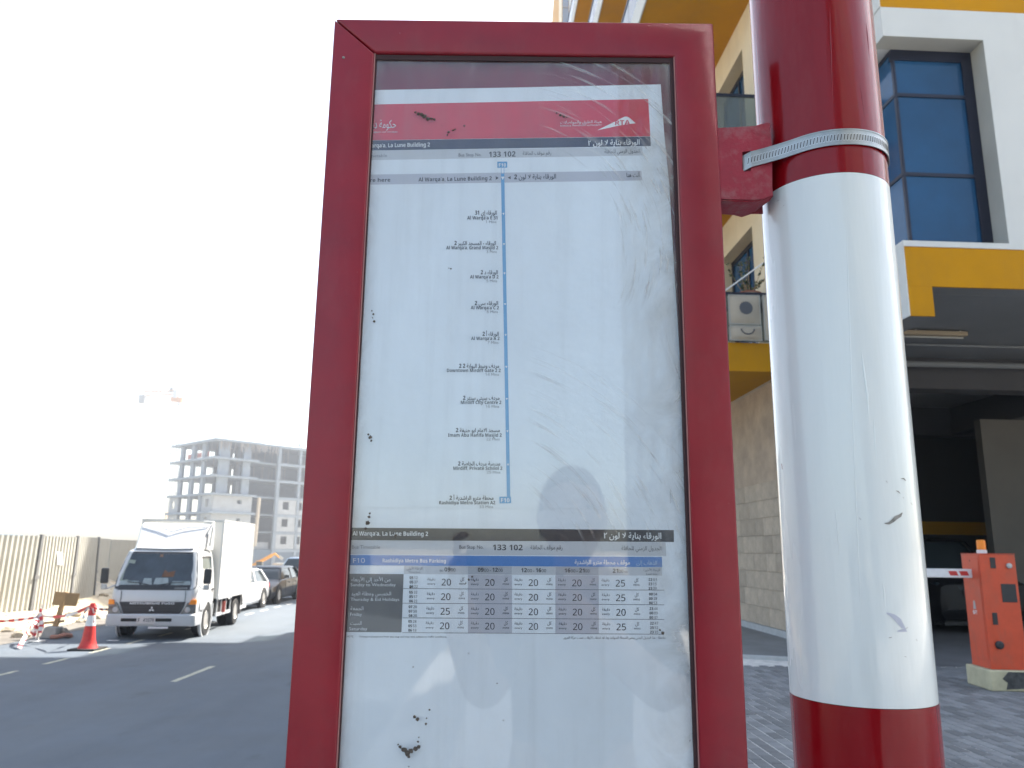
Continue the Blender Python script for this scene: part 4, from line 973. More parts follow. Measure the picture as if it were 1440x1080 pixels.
P('roof_marker', MB().prism([wind(1.80, -0.05, .018), wind(1.80, 0.03, .018), wind(1.86, 0.02, .018), wind(1.86, -0.04, .018)], (0, .002, 0)), node_mat('brown_marker', (0.22, 0.12, 0.07), 0.7))
for x0_, x1_ in ((-0.62, -0.15), (0.10, 0.62)): 
    P('wiper', MB().tube([wind(1.19, x1_ if x0_ < 0 else x0_, .03), wind(1.235, (x0_+x1_)/2, .03), wind(1.25, x0_ if x0_ < 0 else x1_, .03)], 0.009, 6), 'blackplastic')
# lower front
P('front_panel_seam', MB().box(-0.70, -0.695, 0.052, 0.07, 0.82, 1.06), 'dark'); P('front_panel_seam', MB().box(0.695, 0.70, 0.052, 0.07, 0.82, 1.06), 'dark')
gr = P('grille', MB().prism([(-0.60, 0.045, 0.545), (0.60, 0.045, 0.545), (0.72, 0.045, 0.82), (-0.72, 0.045, 0.82)], (0, 0.03, 0)), 'blackplastic', bevel=0.012)
for zz in (0.60, 0.66, 0.74): P('grille_bar', MB().box(-0.60, 0.60, 0.036, 0.046, zz, zz + 0.014), 'chassis', gr)
def cab_text(s_, x0_, x1_, z, cap, y, m, nm='lettering', parent=truck):
    vs, fs = text_shape(s_, True); MB().add([(x0_ + (x1_-x0_)*u, y - 0.0004*k, z + cap*v) for u, v, k in vs], fs).build(nm, M[m], parent, fix=False)
cab_text('MITSUBISHI FUSO', -0.48, 0.48, 0.765, 0.045, 0.0415, 'conewhite', parent=gr)
cab_text('CANTER', 0.44, 0.72, 1.10, 0.03, wind(1.11, .5, .02)[1], 'silver')
# three-diamond emblem
em = MB()
for k in range(3):
    a = R(90 + 120*k); u_ = Vector((math.cos(a), 0, math.sin(a))); v_ = Vector((-math.sin(a), 0, math.cos(a))); o_ = Vector((0, 0.034, 0.655))
    em.prism([o_ + u_*0.004, o_ + u_*0.034 + v_*0.019, o_ + u_*0.066, o_ + u_*0.034 - v_*0.019], (0, 0.01, 0))
P('emblem', em, 'conewhite', gr)
bp_ = P('bumper', MB().loft([rrect(0.955, 0.0, 0.62, 0.10, 0.30), rrect(0.97, -0.03, 0.62, 0.11, 0.35), rrect(0.97, -0.03, 0.62, 0.11, 0.53), rrect(0.95, 0.0, 0.62, 0.11, 0.56)]), node_mat('bumper_white', (0.50, 0.52, 0.54), 0.4, var=.04, scale=3), smooth=True)
P('bumper_intake', MB().box(-0.62, 0.48, -0.036, 0.0, 0.395, 0.475), 'dark', bp_, bevel=0.02)
pl_ = P('number_plate', MB().box(-0.27, 0.13, -0.05, -0.037, 0.36, 0.51), node_mat('plate', (0.55, 0.54, 0.53), 0.5), bp_)
cab_text('F', -0.24, -0.20, 0.395, 0.08, -0.052, 'ink', parent=pl_); cab_text('41079', -0.13, 0.10, 0.395, 0.08, -0.052, 'ink', parent=pl_)
P('tow_plate', MB().box(-0.02, 0.40, -0.01, 0.03, 0.25, 0.285), 'conewhite', bp_)
for s_ in (-1, 1):
    hl = P('headlight', MB().prism([(s_*0.63, 0.020, 0.55), (s_*0.95, 0.060, 0.55), (s_*0.945, 0.05, 0.81), (s_*0.76, 0.020, 0.81)], (0, 0.05, 0)), 'lampglass', bevel=0.02)
    P('indicator', MB().prism([(s_*0.80, 0.004, 0.765), (s_*0.955, 0.050, 0.76), (s_*0.95, 0.062, 0.875), (s_*0.83, 0.018, 0.865)], (0, 0.05, 0)), 'amber', hl, bevel=0.015)
    P('lamp_reflector', MB().lathe([(0.055, 0.038), (0.06, 0.026), (0.03, 0.022)], 16, (s_*0.78, 0, 0.65), 'y'), 'silver', hl)
    # doors and side glass
    P('side_window', MB().prism([(s_*0.905, 0.52, 1.22), (s_*0.905, 1.36, 1.22), (s_*0.835, 1.34, 1.78), (s_*0.835, 0.66, 1.78)], (s_*0.012, 0, 0)), 'carglass')
    P('window_frame', MB().prism([(s_*0.909, 0.47, 1.17), (s_*0.909, 1.41, 1.17), (s_*0.829, 1.38, 1.82), (s_*0.829, 0.62, 1.82)], (s_*0.003, 0, 0)), 'blackplastic')
    dr = P('door', MB().prism([(s_*0.934, 0.42, 0.62), (s_*0.934, 0.80, 0.62), (s_*0.934, 1.30, 0.98), (s_*0.934, 1.44, 1.0), (s_*0.914, 1.44, 1.16), (s_*0.914, 0.42, 1.16)], (s_*0.008, 0, 0)), 'truckwhite')
    P('handle', MB().box(*(sorted((s_*0.940, s_*0.966))), 1.26, 1.40, 1.02, 1.06), 'blackplastic', dr)
    P('wheel_arch', MB().lathe([(0.40, s_*0.86), (0.40, s_*0.945), (0.44, s_*0.945), (0.45, s_*0.90)], 30, (0, 1.00, 0.37), 'x', cap=False), 'truckwhite', smooth=True)
    P('wheel_shade_ring', MB().lathe([(0.30, s_*0.9365), (0.40, s_*0.9370), (0.40, s_*0.90)], 30, (0, 1.00, 0.37), 'x', cap=False), 'chassis')  # flat black ring on the cab painting the shaded hollow round the tyre
    m_ = P('mirror', MB().box(*(sorted((s_*1.04, s_*1.21))), 0.10, 0.17, 1.21, 1.55), 'blackplastic', bevel=0.03)
    P('mirror_arm', MB().tube([(s_*0.90, 0.30, 1.18), (s_*1.04, 0.16, 1.10), (s_*1.16, 0.14, 1.12), (s_*1.16, 0.14, 1.22)], 0.016, 8), 'truckwhite', m_)
    P('lower_mirror', MB().box(*(sorted((s_*1.05, s_*1.18))), 0.11, 0.16, 1.08, 1.19), 'silver', m_, bevel=0.02)
    wheel(truck, s_*0.825, 1.00, 0.36, 0.25, s_)
    wheel(truck, s_*0.86, 3.75, 0.345, 0.19, s_); wheel(truck, s_*0.64, 3.75, 0.345, 0.19, s_, 'inner_wheel')
# roof deflector sloping up to the box
df = MB(); prof = [(0.50, 2.00, 0.70), (0.78, 2.20, 0.76), (1.02, 2.42, 0.82), (1.18, 2.56, 0.86), (1.30, 2.60, 0.86)]
rows = []
for y, z, hx in prof:
    rows.append([(-hx, y + 0.10, 1.97), (-hx, y + 0.06, z - 0.08), (-hx + 0.07, y, z), (-0.25, y - 0.025, z - 0.01), (0, y - 0.035, z - 0.015), (0.25, y - 0.025, z - 0.01), (hx - 0.07, y, z), (hx, y + 0.06, z - 0.08), (hx, y + 0.10, 1.97)])
df.loft(rows)
P('roof_deflector', df, 'truckwhite', smooth=True)
P('deflector_crease', MB().tube([(-0.78, 1.10, 2.51), (-0.30, 1.02, 2.49), (0, 0.90, 2.38), (0.30, 1.02, 2.49), (0.78, 1.10, 2.51)], 0.011, 8), 'truckwhite', smooth=True)
P('deflector_trim', MB().tube([(0.86, 1.06, 2.05), (0.885, 1.10, 2.50), (0.85, 1.28, 2.63), (0.60, 1.33, 2.64)], 0.025, 8), 'boxcream', smooth=True)
box = P('cargo_box', MB().box(-0.985, 0.985, 1.72, 5.10, 0.80, 2.69), 'boxcream')
bd = MB()
for s_ in (-1, 1):
    for y in (1.70, 5.07):
        P('corner_post', MB().box(*(sorted((s_*0.955, s_*0.999))), y, y + 0.05, 0.79, 2.70), 'truckwhite', box)
    P('top_rail', MB().box(*(sorted((s_*0.95, s_*0.997))), 1.75, 5.07, 2.66, 2.705), 'truckwhite', box); P('bottom_rail', MB().box(*(sorted((s_*0.95, s_*1.003))), 1.75, 5.07, 0.77, 0.86), 'truckwhite', box)
P('front_rail', MB().box(-0.95, 0.95, 1.695, 1.75, 2.65, 2.702), 'silver', box)
P('chassis', MB().box(-0.42, 0.42, 0.5, 5.05, 0.42, 0.62), 'chassis'); P('underbody', MB().box(-0.60, 0.60, 0.35, 1.6, 0.32, 0.52), 'chassis')
P('axle', MB().tube([(-0.8, 3.75, .345), (0.8, 3.75, .345)], 0.06, 8), 'chassis'); P('front_axle', MB().tube([(-0.8, 1.0, .33), (0.8, 1.0, .33)], 0.05, 8), 'chassis')
P('tool_box', MB().box(0.50, 0.90, 1.80, 2.25, 0.38, 0.74), 'chassis'); P('fuel_tank', MB().box(-0.9, -0.45, 1.9, 2.9, 0.36, 0.70), 'chassis', bevel=.04)
P('fire_extinguisher', MB().tube([(0.93, 2.45, 0.42), (0.93, 2.45, 0.68)], 0.07, 12), node_mat('faded_red', (0.35, 0.07, 0.05), 0.5))
P('side_guard', MB().box(0.90, 0.94, 1.85, 3.25, 0.36, 0.44), 'truckwhite'); P('side_guard', MB().box(-0.94, -0.90, 1.85, 3.25, 0.36, 0.44), 'truckwhite')
for y in (1.9, 2.30, 2.75, 3.2): P('guard_strut', MB().box(0.91, 0.935, y, y + 0.04, 0.44, 0.78), 'truckwhite')
P('rear_guard', MB().box(0.88, 0.94, 4.25, 5.0, 0.36, 0.44), 'truckwhite')
P('mudguard', MB().prism([(0.72, 4.18, 0.25), (0.96, 4.18, 0.25), (0.96, 4.20, 0.74), (0.72, 4.20, 0.74)], (0, .02, 0)), 'rubber'); P('mudguard', MB().prism([(0.72, 1.47, 0.25), (0.95, 1.47, 0.25), (0.95, 1.49, 0.70), (0.72, 1.49, 0.70)], (0, .02, 0)), 'truckwhite')

# ---- cars: body swept from cross-sections along the length (front at y = 0, looking to -y)
def car(name, label, cat, loc, rz, paint, L=4.4, W=1.78, H=1.42, group=None, clear=0.17, hood=0.95, ws=1.0, suv=False, wr=0.32, lamp='lampglass'):
    t = thing(name, label, cat, loc, rz, group)
    hw = W / 2
    # stations: y, lower half width, belt z, top z of body (hood / deck)
    hb, bl = 0.62 * H / 1.42 + (0.12 if suv else 0), 0.66 * H
    st = [(0.00, .80, .40, .50), (0.06, .90, .33, hb), (0.30, .965, .28, hb + .09), (hood * .6, .985, .27, hb + .15), (hood + .12, 1.0, .27, bl), (L*.45, 1.0, .27, bl + .02), (L*.72, 1.0, .27, bl + .04), (L*.88, .98, .28, bl + (.06 if suv else .02)), (L*.97, .95, .32, bl), (L, .86, .42, bl - .14)]
    rows = []
    for y, k, zb, zt in st:
        w_ = hw * k
        rows.append([(-w_*.90, y, zb - .08 + clear - .17), (-w_, y, zb + .06), (-w_, y, (zb + zt)/2), (-w_*.97, y, zt - .05), (-w_*.86, y, zt), (0, y, zt + .03), (w_*.86, y, zt), (w_*.97, y, zt - .05), (w_, y, (zb+zt)/2), (w_, y, zb + .06), (w_*.90, y, zb - .08 + clear - .17)])
    b = MB().loft(rows).build('body', paint, t, smooth=True)
    # greenhouse: glass band then roof
    z0, z1, z2 = bl - .02, H - .06, H
    ya, yb, yc, yd = hood + .05, hood + .62*ws, L*.80, L*.93
    def ring(z, f0, f1, w_, r=.10): return rrect(w_, f0, f1, r, z)
    g = MB().loft([ring(z0, ya, yd, hw*.93), ring((z0+z1)/2, (ya+yb)/2 - .03, (yc+yd)/2 + .02, hw*.85), ring(z1, yb, yc, hw*.75)]).build('windows', M['cardark'], t, smooth=True)
    MB().loft([ring(z1 - .01, yb - .03, yc + .03, hw*.77), ring(z2 - .015, yb + .06, yc - .04, hw*.72), ring(z2, yb + .2, yc - .15, hw*.6)]).build('roof', paint, t, smooth=True)
    for s_ in (-1, 1):
        for (y0_, y1_, w_) in ((ya + .02, yb - .02, .045), ((ya+yd)/2 + .05, (yb+yc)/2 + .1, .05), (yd - .06, yc - .0, .10)):
            MB().bar((s_*hw*.935, y0_, z0), (s_*hw*.765, y1_, z1), w_, w_*.6).build('window_pillar', paint, t)
        for y_ in (L*.17, L*.80):
            wheel(t, s_*(hw - .085), y_, wr, .20, s_)
            MB().lathe([(wr - .05, s_*(hw + .003)), (wr + .05, s_*(hw + .004)), (wr + .05, s_*(hw - .05))], 24, (0, y_, wr), 'x', cap=False).build('wheel_shade_ring', M['chassis'], t)  # black ring on the body side, standing in for the dark wheel hollow
        MB().loft([[(s_*(hw+.02), hood + .28, z0 + .06), (s_*(hw+.20), hood + .30, z0 + .05), (s_*(hw+.20), hood + .30, z0 + .17), (s_*(hw+.03), hood + .28, z0 + .16)], [(s_*(hw+.02), hood + .38, z0 + .07), (s_*(hw+.18), hood + .38, z0 + .07), (s_*(hw+.18), hood + .38, z0 + .15), (s_*(hw+.03), hood + .38, z0 + .15)]]).build('mirror', paint, t, smooth=True)
        MB().box(*(sorted((s_*(hw - .04), s_*hw*.80))), -0.0, L, 0, .01)
        MB().prism([(s_*hw*.46, .035, hb - .10), (s_*hw*.88, .12, hb - .06), (s_*hw*.90, .20, hb + .05), (s_*hw*.52, .05, hb - .0)], (0, .10, 0)).build('headlight', M[lamp], t, bevel=.015)
        MB().box(*(sorted((s_*hw*.60, s_*hw*.92))), L - .06, L + .005, bl - .22, bl - .08).build('tail_light', M['conered'], t)
        for yy in (L*.36, L*.60): MB().box(*(sorted((s_*(hw - .004), s_*(hw + .003)))), yy, yy + .012, .34, bl - .03).build('door_seam', M['dark'], t)
        for yy in (L*.46, L*.69): MB().box(*(sorted((s_*(hw - .004), s_*(hw + .02)))), yy, yy + .14, bl - .16, bl - .125).build('door_handle', paint, t)
    MB().box(-hw*.45, hw*.45, .0, .03, hb - .22, hb - .08).build('grille', M['blackplastic'], t, bevel=.01)
    MB().box(-.26, .26, -.02, .0, .36, .46).build('number_plate', M['conewhite' if lamp != 'cardark' else 'silver'], t)
    MB().box(-hw*.82, hw*.82, .12, L - .1, .16, .30).build('underbody', M['chassis'], t)
    return t
M['cardark'] = node_mat('car_window', (0.025, 0.035, 0.04), 0.12, spec=0.4)
M['palewin'] = M['cardark']
wpaint = node_mat('car_white', (0.76, 0.77, 0.78), 0.25, coat=0.8); dpaint = node_mat('car_charcoal', (0.014, 0.015, 0.020), 0.3, coat=0.3, spec=0.35); bpaint = node_mat('car_pale_blue', (0.40, 0.50, 0.58), 0.3, coat=.8)
car('parked_car', 'white hatchback parked nose forward directly behind the box truck', 'car', (-9.32, 24.6, 0), R(1.2), wpaint, L=4.3, W=1.76, H=1.34, group='cars queued behind the truck')
car('parked_car', 'dark charcoal saloon car with bright wheels behind the white hatchback', 'car', (-9.45, 29.3, 0), R(1.0), dpaint, L=4.5, W=1.80, H=1.33, group='cars queued behind the truck')
car('parked_car', 'pale blue tall car last in the queue behind the charcoal saloon', 'car', (-9.75, 36.2, 0), R(0), bpaint, L=4.5, W=1.86, H=1.60, group='cars queued behind the truck', suv=True, wr=.36)

# ---- telescopic loader and stacked slabs on the site
M['jcb'] = node_mat('machine_yellow', (0.72, 0.34, 0.04), 0.5, var=.1, scale=3)
lx = at_z(372, 803, gz(-29, 84)); tl = thing('telescopic_loader', 'orange yellow telescopic loader with its boom raised in front of the unfinished building', 'loader', (lx.x, lx.y, gz(lx.x, lx.y)))
tl.scale = (.68,) * 3
MB().box(-1.6, 1.0, -1.0, 1.0, .55, 1.35).build('body', M['jcb'], tl, bevel=.12); MB().box(-1.3, -.3, -.9, .1, 1.35, 2.1).build('cab', M['cardark'], tl, bevel=.1); MB().box(-1.35, -.25, -.95, .15, 2.1, 2.2).build('cab_roof', M['jcb'], tl)
MB().bar((-2.6, .4, 1.15), (1.0, .4, 3.15), .42, .5).build('boom', M['jcb'], tl); MB().bar((0.6, .4, 2.95), (1.55, .4, 3.45), .3, .34).build('boom_extension', M['jcb'], tl)
MB().bar((1.45, .4, 3.45), (2.3, .4, 2.75), .22, .26).build('boom_head', M['jcb'], tl); MB().bar((2.2, .4, 2.95), (2.9, .4, 2.5), .10, .5).build('fork', M['steel'], tl); MB().bar((1.5, .4, 3.3), (1.4, .4, 1.2), .07).build('lift_ram', M['steel'], tl)
for x in (-1.1, 1.1):
    for y in (-.85, .85):
        o = MB().lathe([(.2, -.18), (.55, -.18), (.6, -.1), (.6, .1), (.55, .18), (.2, .18)], 20, (0,0,0), 'y').build('wheel', M['jcb' if x > 0 else 'rubber'], tl, smooth=True, loc=(x, y, .6))
sx_ = at_z(393, 803.5, gz(-26, 86)); sb = thing('slab_stack', 'stack of pale precast slabs standing on edge beside the orange loader', 'slab stack', (sx_.x, sx_.y, gz(sx_.x, sx_.y)))
for k in range(5): MB().box(-.66 + k*.27, -.42 + k*.27, -.6, .6, 0, 1.25 + .04*(k % 2)).build('slab', M['kerb'], sb)
sx_ = at_z(383, 802, gz(-26, 92)); sb = thing('slab_stack', 'low pale block pile between the loader and the standing slabs', 'slab stack', (sx_.x, sx_.y + 3, gz(sx_.x, sx_.y)))
for k in range(3): MB().box(-.9, .9, -.5, .5, k*.36, k*.36 + .34).build('slab', M['kerb'], sb)

# ---- the unfinished concrete block
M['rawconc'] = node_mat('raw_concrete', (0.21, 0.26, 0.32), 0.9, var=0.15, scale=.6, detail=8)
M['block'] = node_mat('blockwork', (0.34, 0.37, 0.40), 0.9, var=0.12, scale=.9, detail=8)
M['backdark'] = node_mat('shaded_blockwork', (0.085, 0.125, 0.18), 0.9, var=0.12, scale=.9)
M['rust'] = node_mat('formwork_props', (0.22, 0.21, 0.21), 0.8)
bcor = at_y(307, 617, 140.0); bz0 = -1.3
ub = thing('unfinished_building', 'grey concrete frame of an unfinished multi-storey building with open top floors', 'building', (bcor.x, bcor.y, bz0), R(47))
SL = [20.6 + 2.05 - 1.25 + 1.3 - 3.22*k for k in range(0)] 
ztop = bcor.z - bz0; FH = 3.22
lev = [ztop - FH*k for k in range(8)]           # tops of slabs
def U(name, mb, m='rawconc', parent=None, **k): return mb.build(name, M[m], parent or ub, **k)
for k, z in enumerate(lev[:7]):
    ov = 0.9 if k < 5 else 0.0
    U('floor_slab', MB().box(-ov, 7.0 + (ov if k else 1.6), -ov, 17, z - .38, z))          # corner tower slab
    U('floor_slab', MB().box(7.0, 48, 1.6 if k else -.3, 17, z - .32, z - .02))
    if k: U('edge_beam', MB().box(12.3, 48, -.05, .35, z - .55, z - .05))
    else: U('parapet_beam', MB().box(12.3, 48, -.35, .0, z - .45, z))
cols = [(0.9, 0.3), (1.8, .3), (6.0, .3), (0.3, 5.2), (0.3, 9.6), (.3, 14.2), (7.0, 5.2), (7.0, 9.6), (7, 14.2), (12.6, .15), (12.6, 8), (12.6, 14), (3.5, 16.3), (10, 16.3)]
for k in range(7):
    zt = lev[k] - .38; zb_ = lev[k] - FH if k < 6 else 0
    for (x, y) in cols:
        wdt = (1.45, .5) if (x, y) in ((1.8, .3), (6.0, .3)) else (.5, 1.3) if x == .3 else (.6, .6)
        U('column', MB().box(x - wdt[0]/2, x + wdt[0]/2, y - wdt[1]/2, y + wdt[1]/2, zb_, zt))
    for x in [17.2, 21.9, 26.6, 31.3, 36, 40.7, 45.4]: U('column', MB().box(x - .25, x + .25, -.1, .5, zb_, zt))
    # back walls of the long wing and stair core keep the bays dark
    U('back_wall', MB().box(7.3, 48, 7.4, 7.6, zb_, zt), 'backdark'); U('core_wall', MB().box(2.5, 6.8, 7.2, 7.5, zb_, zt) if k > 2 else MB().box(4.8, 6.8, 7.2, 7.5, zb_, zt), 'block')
def wall_holes(x0, x1, z0, z1, holes, y, th=.2, along='x', nm='infill_wall'):
    mb = MB(); xs_ = sorted({x0, x1, *[h[0] for h in holes], *[h[1] for h in holes]}); zs_ = sorted({z0, z1, *[h[2] for h in holes], *[h[3] for h in holes]})
    for a, b in zip(xs_, xs_[1:]):
        for c_, d in zip(zs_, zs_[1:]):
            mx_, mz_ = (a+b)/2, (c_+d)/2
            if any(h[0] < mx_ < h[1] and h[2] < mz_ < h[3] for h in holes): continue
            if along == 'x': mb.box(a, b, y, y + th, c_, d)
            else: mb.box(y, y + th, a, b, c_, d)
    o = mb.build(nm, M['block'], ub)
    bm = bmesh.new(); bm.from_mesh(o.data); bmesh.ops.remove_doubles(bm, verts=bm.verts, dist=1e-4)
    seen = {}
    for f in list(bm.faces):
        key = tuple(sorted(v.index for v in f.verts)); seen.setdefault(key, []).append(f)
    for fsx in seen.values():
        if len(fsx) > 1:
            for f in fsx: bm.faces.remove(f)
    bm.to_mesh(o.data); bm.free(); return o
for k in (3, 4, 5):          # walled floors of the corner tower
    zt, zb_ = lev[k] - .38, lev[k] - FH
    wall_holes(-.1, 7.4, zb_, zt + .3, [(4.5, 5.4, zb_ + 1.5, zb_ + 2.2)] if k == 3 else [(4.6, 5.3, zb_ + .9, zb_ + 2.1)], -.25)
    wall_holes(-.1, 3.6, zb_, zt + .3, [(1.2, 2.3, zb_ + .8, zb_ + 2.2)], -.25, along='y')
    wall_holes(13.2, 16.9, zb_, zt + .3, [(14.6, 15.8, zb_ + .8, zb_ + 2.2)], -.25, along='y')
for k in range(3, 7):        # walled bays of the wing
    zt, zb_ = lev[k] - .38, (lev[k] - FH if k < 6 else 0)
    if k < 6:
        wall_holes(12.9, 48, zb_, zt, [(14.0 + 2.9*j, 15.3 + 2.9*j, zb_ + .9, zb_ + 2.35) for j in range(11)], .05)
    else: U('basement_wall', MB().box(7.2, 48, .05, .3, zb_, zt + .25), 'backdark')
U('balcony_wall', MB().box(7.6, 12.2, 1.2, 1.4, lev[6] - .1, lev[6] + 1.2), 'block')
m_ = MB()
for i in range(80):
    x = random.uniform(0, 12); m_.box(x, x + .10, -.6, -.50, lev[0] - .9 - random.uniform(0, 1.1), lev[0] - .38)
for k in (0, 1):
    for i in range(40): x = random.uniform(0, 16); y = random.uniform(.5, 16); m_.box(x, x + .07, y, y + .07, lev[k] - FH, lev[k] - .38)
tag(m_.build('formwork_props', M['rust'], ub), kind='stuff')
ch_ = U('debris_chute', MB().tube([(9.4, 1.1, .5 + lev[6]), (9.4, .9, lev[4]), (9.45, .9, lev[3] - .3)], .36, 12), 'jcb', smooth=True)
ch_.data.materials[0] = node_mat('chute_cream', (0.55, 0.48, 0.38), .7, var=.1, scale=2)
m_ = MB()
for i in range(5): m_.box(2.5 + i*1.0, 2.55 + i, -.3, -.25, lev[1] - FH + .4, lev[1] - FH + 1.2)
m_ = MB()
for y in (4, 7, 9, 11): m_.box(.5, .55, y, y + 1.6, lev[0] - FH + .4, lev[0] - FH + 1.3)
tag(m_.build('safety_netting', node_mat('red_net', (0.45, .14, .12), .8), ub), kind='stuff')
# placing boom on the roof
pb_ = at_y(421, 628, 156.0); t = thing('placing_boom', 'small spindly concrete placing boom standing on the unfinished roof', 'crane', (pb_.x, pb_.y, bcor.z - .1))
for a_, b_, w_ in (((-1, 0, 0), (0, 0, 1.3), .12), ((1, 0, 0), (0, 0, 1.3), .12), ((0, 0, .6), (0, 0, 2.2), .16), ((0, 0, 2.0), (-1.1, 0, 2.6), .12), ((-1.1, 0, 2.6), (-.8, 0, 1.2), .09), ((0, 0, 1.8), (1.7, 0, 1.9), .09)): MB().bar(a_, b_, w_).build('strut', M['rawconc'], t)

# ---- tower crane far behind, almost lost in the glare
def lattice(mb, a, b, w_, n, r):
    a, b = Vector(a), Vector(b); d = (b - a); u_ = d.normalized(); s1 = u_.cross(Vector((0, 1, 0)) if abs(u_.y) < .9 else Vector((1, 0, 0))).normalized() * w_/2; s2_ = u_.cross(s1).normalized() * w_/2
    c_ = [s1 + s2_, s1 - s2_, -s1 - s2_, -s1 + s2_]
    for q in c_: mb.bar(a + q, b + q, r)
    for i in range(n):
        p0, p1 = a + d*i/n, a + d*(i+1)/n
        for j in range(4): mb.bar(p0 + c_[j], p1 + c_[(j+1) % 4], r*.7)
CD = 215.0; cb = at_z(243, 790, -1.3); top = at_y(248, 566, CD); base = Vector((at_y(243, 760, CD).x, CD, -1.3))
M['craney'] = node_mat('crane_yellow', (0.42, 0.16, 0.02), .6); M['cranew'] = node_mat('crane_white', (0.16, 0.17, 0.18), .6)
t = thing('tower_crane', 'tall hazy tower crane with orange counter jib rising behind the unfinished building', 'crane', tuple(base)); 
def L_(px, py): return at_y(px, py, CD) - base
m_ = MB(); lattice(m_, (0, 0, 0), (L_(248, 566).x, 0, L_(248, 566).z), 1.6, 26, .15); m_.build('mast', M['cranew'], t)
m_ = MB(); lattice(m_, L_(197, 554), L_(245, 552), 1.1, 9, .16); m_.build('counter_jib', M['craney'], t)
MB().bar(L_(201, 556), L_(200, 567), 1.5, 1.4).build('counterweight', M['cranew'], t); MB().box(*(L_(246,548).x, L_(251,548).x), -1, 1, *(L_(246, 560).z, L_(246, 549).z)).build('operator_cab', M['silver'], t)
MB().bar(L_(241, 561), L_(256, 563), 1.1, 1.4).build('slewing_ring', M['craney'], t); MB().box(L_(240,545).x, L_(244,545).x, -.5, .5, L_(240, 552).z, L_(240, 545).z).build('winch', M['cranew'], t)
m_ = MB(); lattice(m_, L_(250, 556), L_(257, 516), .9, 8, .10); m_.build('luffing_jib', M['cranew'], t)
MB().bar(L_(258, 518), L_(241, 546), .10).build('pendant_rope', M['steel'], t)
t = thing('tower_crane', 'short faint orange crane mast peeping over the truck box', 'crane', tuple(at_z(232, 790, -1.3)))
m_ = MB(); q = at_y(232, 720, t.location.y); lattice(m_, (0, 0, 0), (0, 0, q.z + 1.3), 1.3, 14, .10); m_.build('mast', M['craney'], t); MB().bar((-1.5, 0, q.z - 1), (1.8, 0, q.z - .8), .7).build('platform', M['craney'], t)

# ================================================================== THE FORECOURT AND THE APARTMENT BLOCK (right)
M['bwhite'] = node_mat('white_render', (0.56, 0.58, 0.58), 0.8, var=0.035, scale=1.1, bump=0.10, bscale=60)
weather(M['bwhite'], (0.42, 0.42, 0.40), 0.35, 1.4, 0.5, 0.85, (1, 1, 0.25))
M['yellow'] = node_mat('ochre_render', (0.47, 0.225, 0.006), 0.9, spec=0.15, var=0.06, scale=1.3, bump=0.15, bscale=60)
weather(M['yellow'], (0.30, 0.17, 0.04), 0.45, 1.7, 0.5, 0.85, (1, 1, 0.3))
M['cream'] = node_mat('warm_lit_cream_render', (0.66, 0.58, 0.43), 0.8, var=0.06, scale=1.2, bump=0.15, bscale=60)  # cream partly carries warm light bounced off the sand, put into the colour
weather(M['cream'], (0.45, 0.39, 0.30), 0.5, 1.2, 0.5, 0.85, (1, 1, 0.3))
M['reveal'] = node_mat('grey_reveal', (0.40, 0.40, 0.37), 0.8, var=0.06, scale=2)
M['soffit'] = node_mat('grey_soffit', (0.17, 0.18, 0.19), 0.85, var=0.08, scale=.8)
M['brown'] = node_mat('brown_stone_render', (0.40, 0.315, 0.235), 0.9, var=0.22, scale=2.2, bump=0.6, bscale=22, detail=9)
M['stone'] = node_mat('brown_wall_stone', (0.45, 0.37, 0.28), 0.85, var=0.25, scale=3, bump=0.5, bscale=30, objrand=0.18)
weather(M['stone'], (0.30, 0.25, 0.20), 0.6, 2.2, 0.45, 0.75); weather(M['stone'], (0.45, 0.40, 0.32), 0.4, 3.5, 0.5, 0.8)
M['navyframe'] = node_mat('navy_aluminium', (0.015, 0.018, 0.035), 0.35, metal=0.3)
M['blueglass'] = node_mat('blue_tinted_glass', (0.010, 0.062, 0.150), 0.05, var=0.25, scale=.5, spec=0.35)
M['railglass'] = glass_mat('balustrade_glass', (0.62, 0.68, 0.66), 0.30, (0.30, 0.33, 0.33))
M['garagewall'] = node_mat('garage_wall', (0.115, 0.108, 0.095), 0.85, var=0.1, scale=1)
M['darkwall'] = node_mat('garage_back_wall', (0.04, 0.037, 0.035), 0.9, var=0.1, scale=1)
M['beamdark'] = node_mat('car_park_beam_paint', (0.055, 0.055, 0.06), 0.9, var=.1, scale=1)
PHI = R(2.8); OX = at_y(1271, 346, 9.5).x; OY = 9.5
EXv = Vector((math.cos(PHI), math.sin(PHI), 0)); EYv = Vector((-math.sin(PHI), math.cos(PHI), 0)); OO = Vector((OX, OY, 0))
def toL(p): q = p - OO; return Vector((q.dot(EXv), q.dot(EYv), p.z))
def bl(px, py, yl):
    d = ray(px, py); t = (yl - (EYE - OO).dot(EYv)) / d.dot(EYv); return toL(EYE + d * t)
def bx(px, py, xl):
    d = ray(px, py); t = (xl - (EYE - OO).dot(EXv)) / d.dot(EXv); return toL(EYE + d * t)
apt = thing('apartment_building', 'white and ochre apartment block with blue glazed corner window above an open car park', 'building', (OX, OY, 0), PHI)
def A_(name, mb, m, parent=None, **k): return mb.build(name, M[m] if isinstance(m, str) else m, parent or apt, **k)
zb0 = bl(1313, 403, 0).z; zt0 = bl(1271, 346.5, 0).z; zs0 = bl(1271, 338.5, 0).z; zleg = bl(1290, 444, 0).z; xleg = bl(1313, 425, 0).x
ztop_w = bl(1300, 52.5, 0).z; zyb = bl(1300, 12.5, 0).z; xr = bl(1410, 270, 0).x
FH = 4.0
YE = 20.0           # length of the block
WD = 15.0
BY = 4.05           # where the balconies begin
zl1 = bl(1053, 522, BY).z; zl1t = bl(1053, 480.5, BY).z
